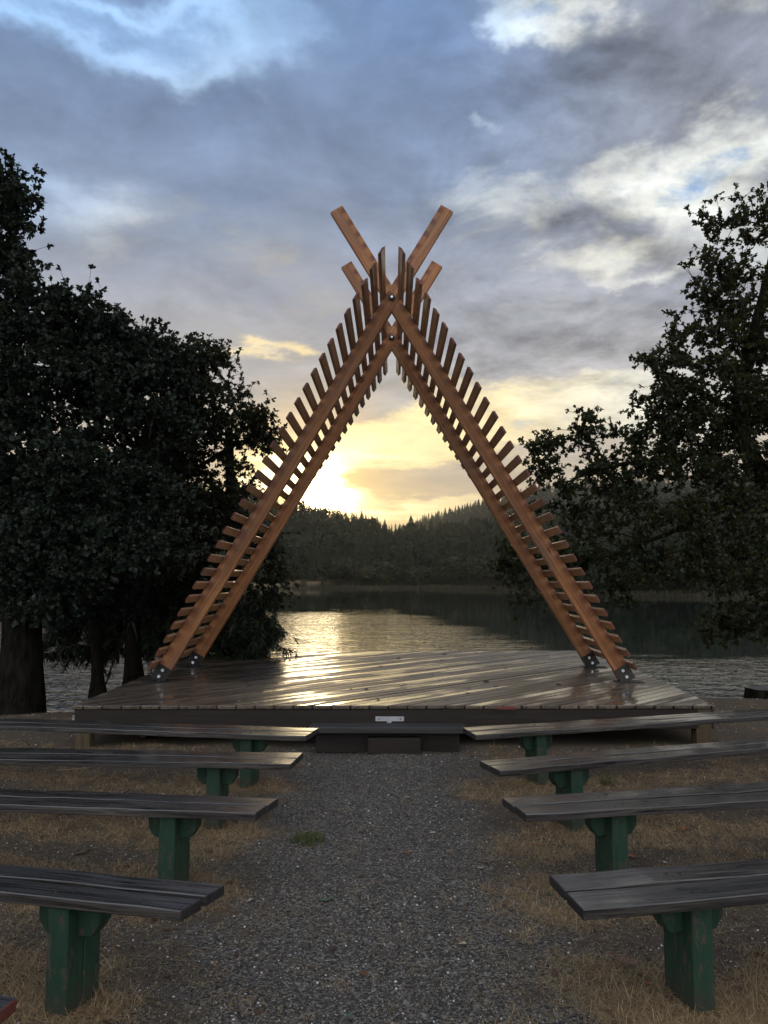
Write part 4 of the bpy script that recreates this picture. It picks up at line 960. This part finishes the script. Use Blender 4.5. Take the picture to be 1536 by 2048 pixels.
# ------------------------------------------------------------------ far shore: reeds, forest, trees one can tell apart
n = 9000; x = np.concatenate([RNG.uniform(-120, 60, n), RNG.uniform(12, 75, 5000)]); y = far_shore(x) + RNG.exponential(3.0, len(x)) - 1.2
L_ = (.5 + .9 * RNG.random(len(x))) * np.where(y < 200, .55, 1); V, Fi = blades(x, y, L_, .03 + .03 * RNG.random(len(x)), RNG.uniform(1.2, 1.55, len(x)), np.maximum(height(x, y), WZ - .1), .25)
tag(link('reeds', mesh_np('reeds', V, Fi), M['reed']), 'band of brownish reeds along the far shore of the lake', 'reeds', kind='stuff')
def conifer(tiers, spikes, rad, seed):
    g = np.random.default_rng(seed); Vv, Fc = [], []
    for t in range(tiers):
        f = t / tiers; z0 = .06 + .92 * f; r0 = rad * (1 - f) ** .85 * g.uniform(.75, 1.2); dz = .5 / tiers
        a0 = g.uniform(0, 6.28)
        for k in range(spikes):
            a = a0 + 6.283 * k / spikes + g.normal() * .2; rr = r0 * g.uniform(.55, 1.2); w_ = 3.6 / spikes
            p = len(Vv)
            Vv += [(0, 0, z0 + dz * 2.2), (rr * .55 * math.cos(a - w_ * .5), rr * .55 * math.sin(a - w_ * .5), z0 + dz * .2 * g.normal()), (rr * math.cos(a), rr * math.sin(a), z0 - dz * g.uniform(.2, 1.1)), (rr * .55 * math.cos(a + w_ * .5), rr * .55 * math.sin(a + w_ * .5), z0 + dz * .2 * g.normal())]
            Fc += [(p, p + 1, p + 2), (p, p + 2, p + 3)]
    p = len(Vv); Vv += [(.012, 0, .85), (-.012, .01, .85), (0, -.012, .85), (0, 0, 1.03)]; Fc += [(p, p + 1, p + 3), (p + 1, p + 2, p + 3), (p + 2, p, p + 3)]
    return np.array(Vv), np.array(Fc)
def roundtree(n, seed):
    g = np.random.default_rng(seed); q = g.normal(size=(n, 3)); q /= np.linalg.norm(q, axis=1)[:, None]; q *= (g.random(n) ** .25)[:, None]
    q *= 1 + .2 * np.sin(5 * q[:, :1] + seed) * np.cos(4 * q[:, 2:]); c = q * np.array([.5, .5, .45]) + np.array([0, 0, .52])
    d = g.normal(size=(n, 3, 3)) * .075; Vv = (c[:, None] + d).reshape(-1, 3); Vv[:, 2] = np.maximum(Vv[:, 2], 0)
    return Vv, np.arange(n * 3).reshape(-1, 3)
CON = [conifer(9, 9, .23, s) for s in (1, 2, 3)] + [conifer(7, 9, .33, s) for s in (4, 5)]
RND = [roundtree(260, s) for s in (1, 2, 3)]
def forest(protos, xs, ys, hs, jx=1.0):
    Vs, Fs, off = [], [], 0
    pick = RNG.integers(0, len(protos), len(xs)); zs_ = height(xs, ys) - .4
    for k, (v, f) in enumerate(protos):
        i = np.where(pick == k)[0]
        if not len(i): continue
        a = RNG.uniform(0, 6.283, len(i)); ca, sa = np.cos(a), np.sin(a); h = hs[i]; wx = h * RNG.uniform(.8, 1.25, len(i)) * jx
        X = (v[None, :, 0] * ca[:, None] - v[None, :, 1] * sa[:, None]) * wx[:, None] + xs[i][:, None]
        Y = (v[None, :, 0] * sa[:, None] + v[None, :, 1] * ca[:, None]) * wx[:, None] + ys[i][:, None]
        Z = v[None, :, 2] * h[:, None] + zs_[i][:, None]
        Vs.append(np.stack([X, Y, Z], -1).reshape(-1, 3)); Fs.append((f[None] + (np.arange(len(i)) * len(v))[:, None, None]).reshape(-1, 3) + off); off += len(i) * len(v)
    return np.concatenate(Vs), np.concatenate(Fs)
n = 4800; ys = RNG.uniform(290, 480, n); xs = RNG.uniform(-.6, .6, n) * ys
ok = (RNG.random(n) < smooth(ys, 280, 330) * .9 + .1); xs, ys = xs[ok], ys[ok]
V, Fi = forest(CON * 3 + RND[:2], xs, ys, 6 + 9 * RNG.random(len(xs)) ** 1.6)
tag(link('forest', mesh_np('forest', V, Fi), M['conifer']), 'dark conifer forest covering the hillside across the lake', 'forest', kind='stuff')
n = 900; ys = RNG.uniform(112, 292, n); xs = 18 + .085 * ys + RNG.uniform(0, 1, n) ** 1.3 * 120; ok = ys > far_shore(xs) + 9; xs, ys = xs[ok], ys[ok]
V, Fi = forest(CON + RND, xs, ys, 3 + 6.5 * RNG.random(len(xs)))
tag(link('shore_woods', mesh_np('shore_woods', V, Fi), M['conifer']), 'dark mixed woods along the right hand shore behind the reeds', 'woods', kind='stuff')
n = 620; ys = RNG.uniform(268, 340, n); xs = RNG.uniform(-.42, .3, n) * ys; ok = (ys > 300) | (RNG.random(n) < .35) & ~((xs < -18) & (ys < 292)); xs, ys = xs[ok], ys[ok]
V, Fi = forest(RND, xs, ys, 3 + 6 * RNG.random(len(xs)))
tag(link('undergrowth', mesh_np('undergrowth', V, Fi), M['broadleaf']), 'bushy broadleaf growth at the foot of the far hillside', 'undergrowth', kind='stuff')
n = 1500; ys = RNG.uniform(800, 1010, n); xs = RNG.uniform(-.02, .5, n) * ys
V, Fi = forest(CON, xs, ys, 12 + 9 * RNG.random(n))
tag(link('distant_forest', mesh_np('distant_forest', V, Fi), M['conifer']), 'misty conifers on the farther hill to the right', 'forest', kind='stuff')
def far_tree(name, label, px, y, py_top, protos, mat_, wide=1., group=None):
    x = at_y(px, 1100, y).x; z = float(height(x, y)) - .3; h = at_y(px, py_top, y).z - z
    k = random.randrange(len(protos)); v, f = protos[k]; root = empty(name, (x, y, z), label, 'tree', group, random.uniform(0, 6))
    o = link('crown', mesh_np('crown', v * np.array([h * wide, h * wide, h]), f), mat_, root)
    bm = bmesh.new(); bm_cyl(bm, (0, 0, 0), (0, 0, h * .8), h * .018, h * .004, 6); link('trunk', bm_mesh('trunk', bm), M['bark'], root)
far_tree('round_tree', 'round crowned tree standing on the far shore below the middle of the arch', 767, 272, 1122, RND, M['broadleaf'], 1.1)
far_tree('small_fir', 'small dark bush like fir on the pale far meadow, the left of two', 608, 264, 1151, CON[3:], M['conifer'], 1.6)
far_tree('small_fir', 'small pointed fir on the pale far meadow, the right of two', 645, 264, 1145, CON[3:], M['conifer'], 1.3)
far_tree('conifer_tree', 'tall dark conifer alone at the dip of the ridge under the arch', 822, 452, 1030, CON, M['conifer'], 1.6)
for (px, pt, l) in ((691, 1014, 'pointed conifer rising above the ridge just right of the sun glow'), (723, 1019, 'conifer on the ridge crest left of the dip, beside the pointed one'), (744, 1031, 'lower conifer on the ridge between the crest and the dip'),
                    (879, 1044, 'conifer on the ridge right of the dip below the misty hill'), (948, 1038, 'dark conifer on the ridge near the right leg of the arch'), (665, 1018, 'conifer on the ridge right under the sun glow')):
    far_tree('conifer_tree', l, px, 455, pt, CON, M['conifer'], 1.2)

# ------------------------------------------------------------------ haze
def build_haze():
    m = bpy.data.materials.new('haze'); m.use_nodes = True; t = m.node_tree; t.nodes.clear()
    o = t.nodes.new('ShaderNodeOutputMaterial'); v = t.nodes.new('ShaderNodeVolumePrincipled')
    v.inputs['Color'].default_value = (.93, .90, .84, 1); v.inputs['Density'].default_value = .0002; v.inputs['Anisotropy'].default_value = .8
    t.links.new(v.outputs[0], o.inputs['Volume'])
    bm = bmesh.new(); bm_box(bm, (0, 710, 80), (2900, 1630, 180))
    h = tag(link('haze', bm_mesh('haze', bm), m), kind='stuff')
build_haze()
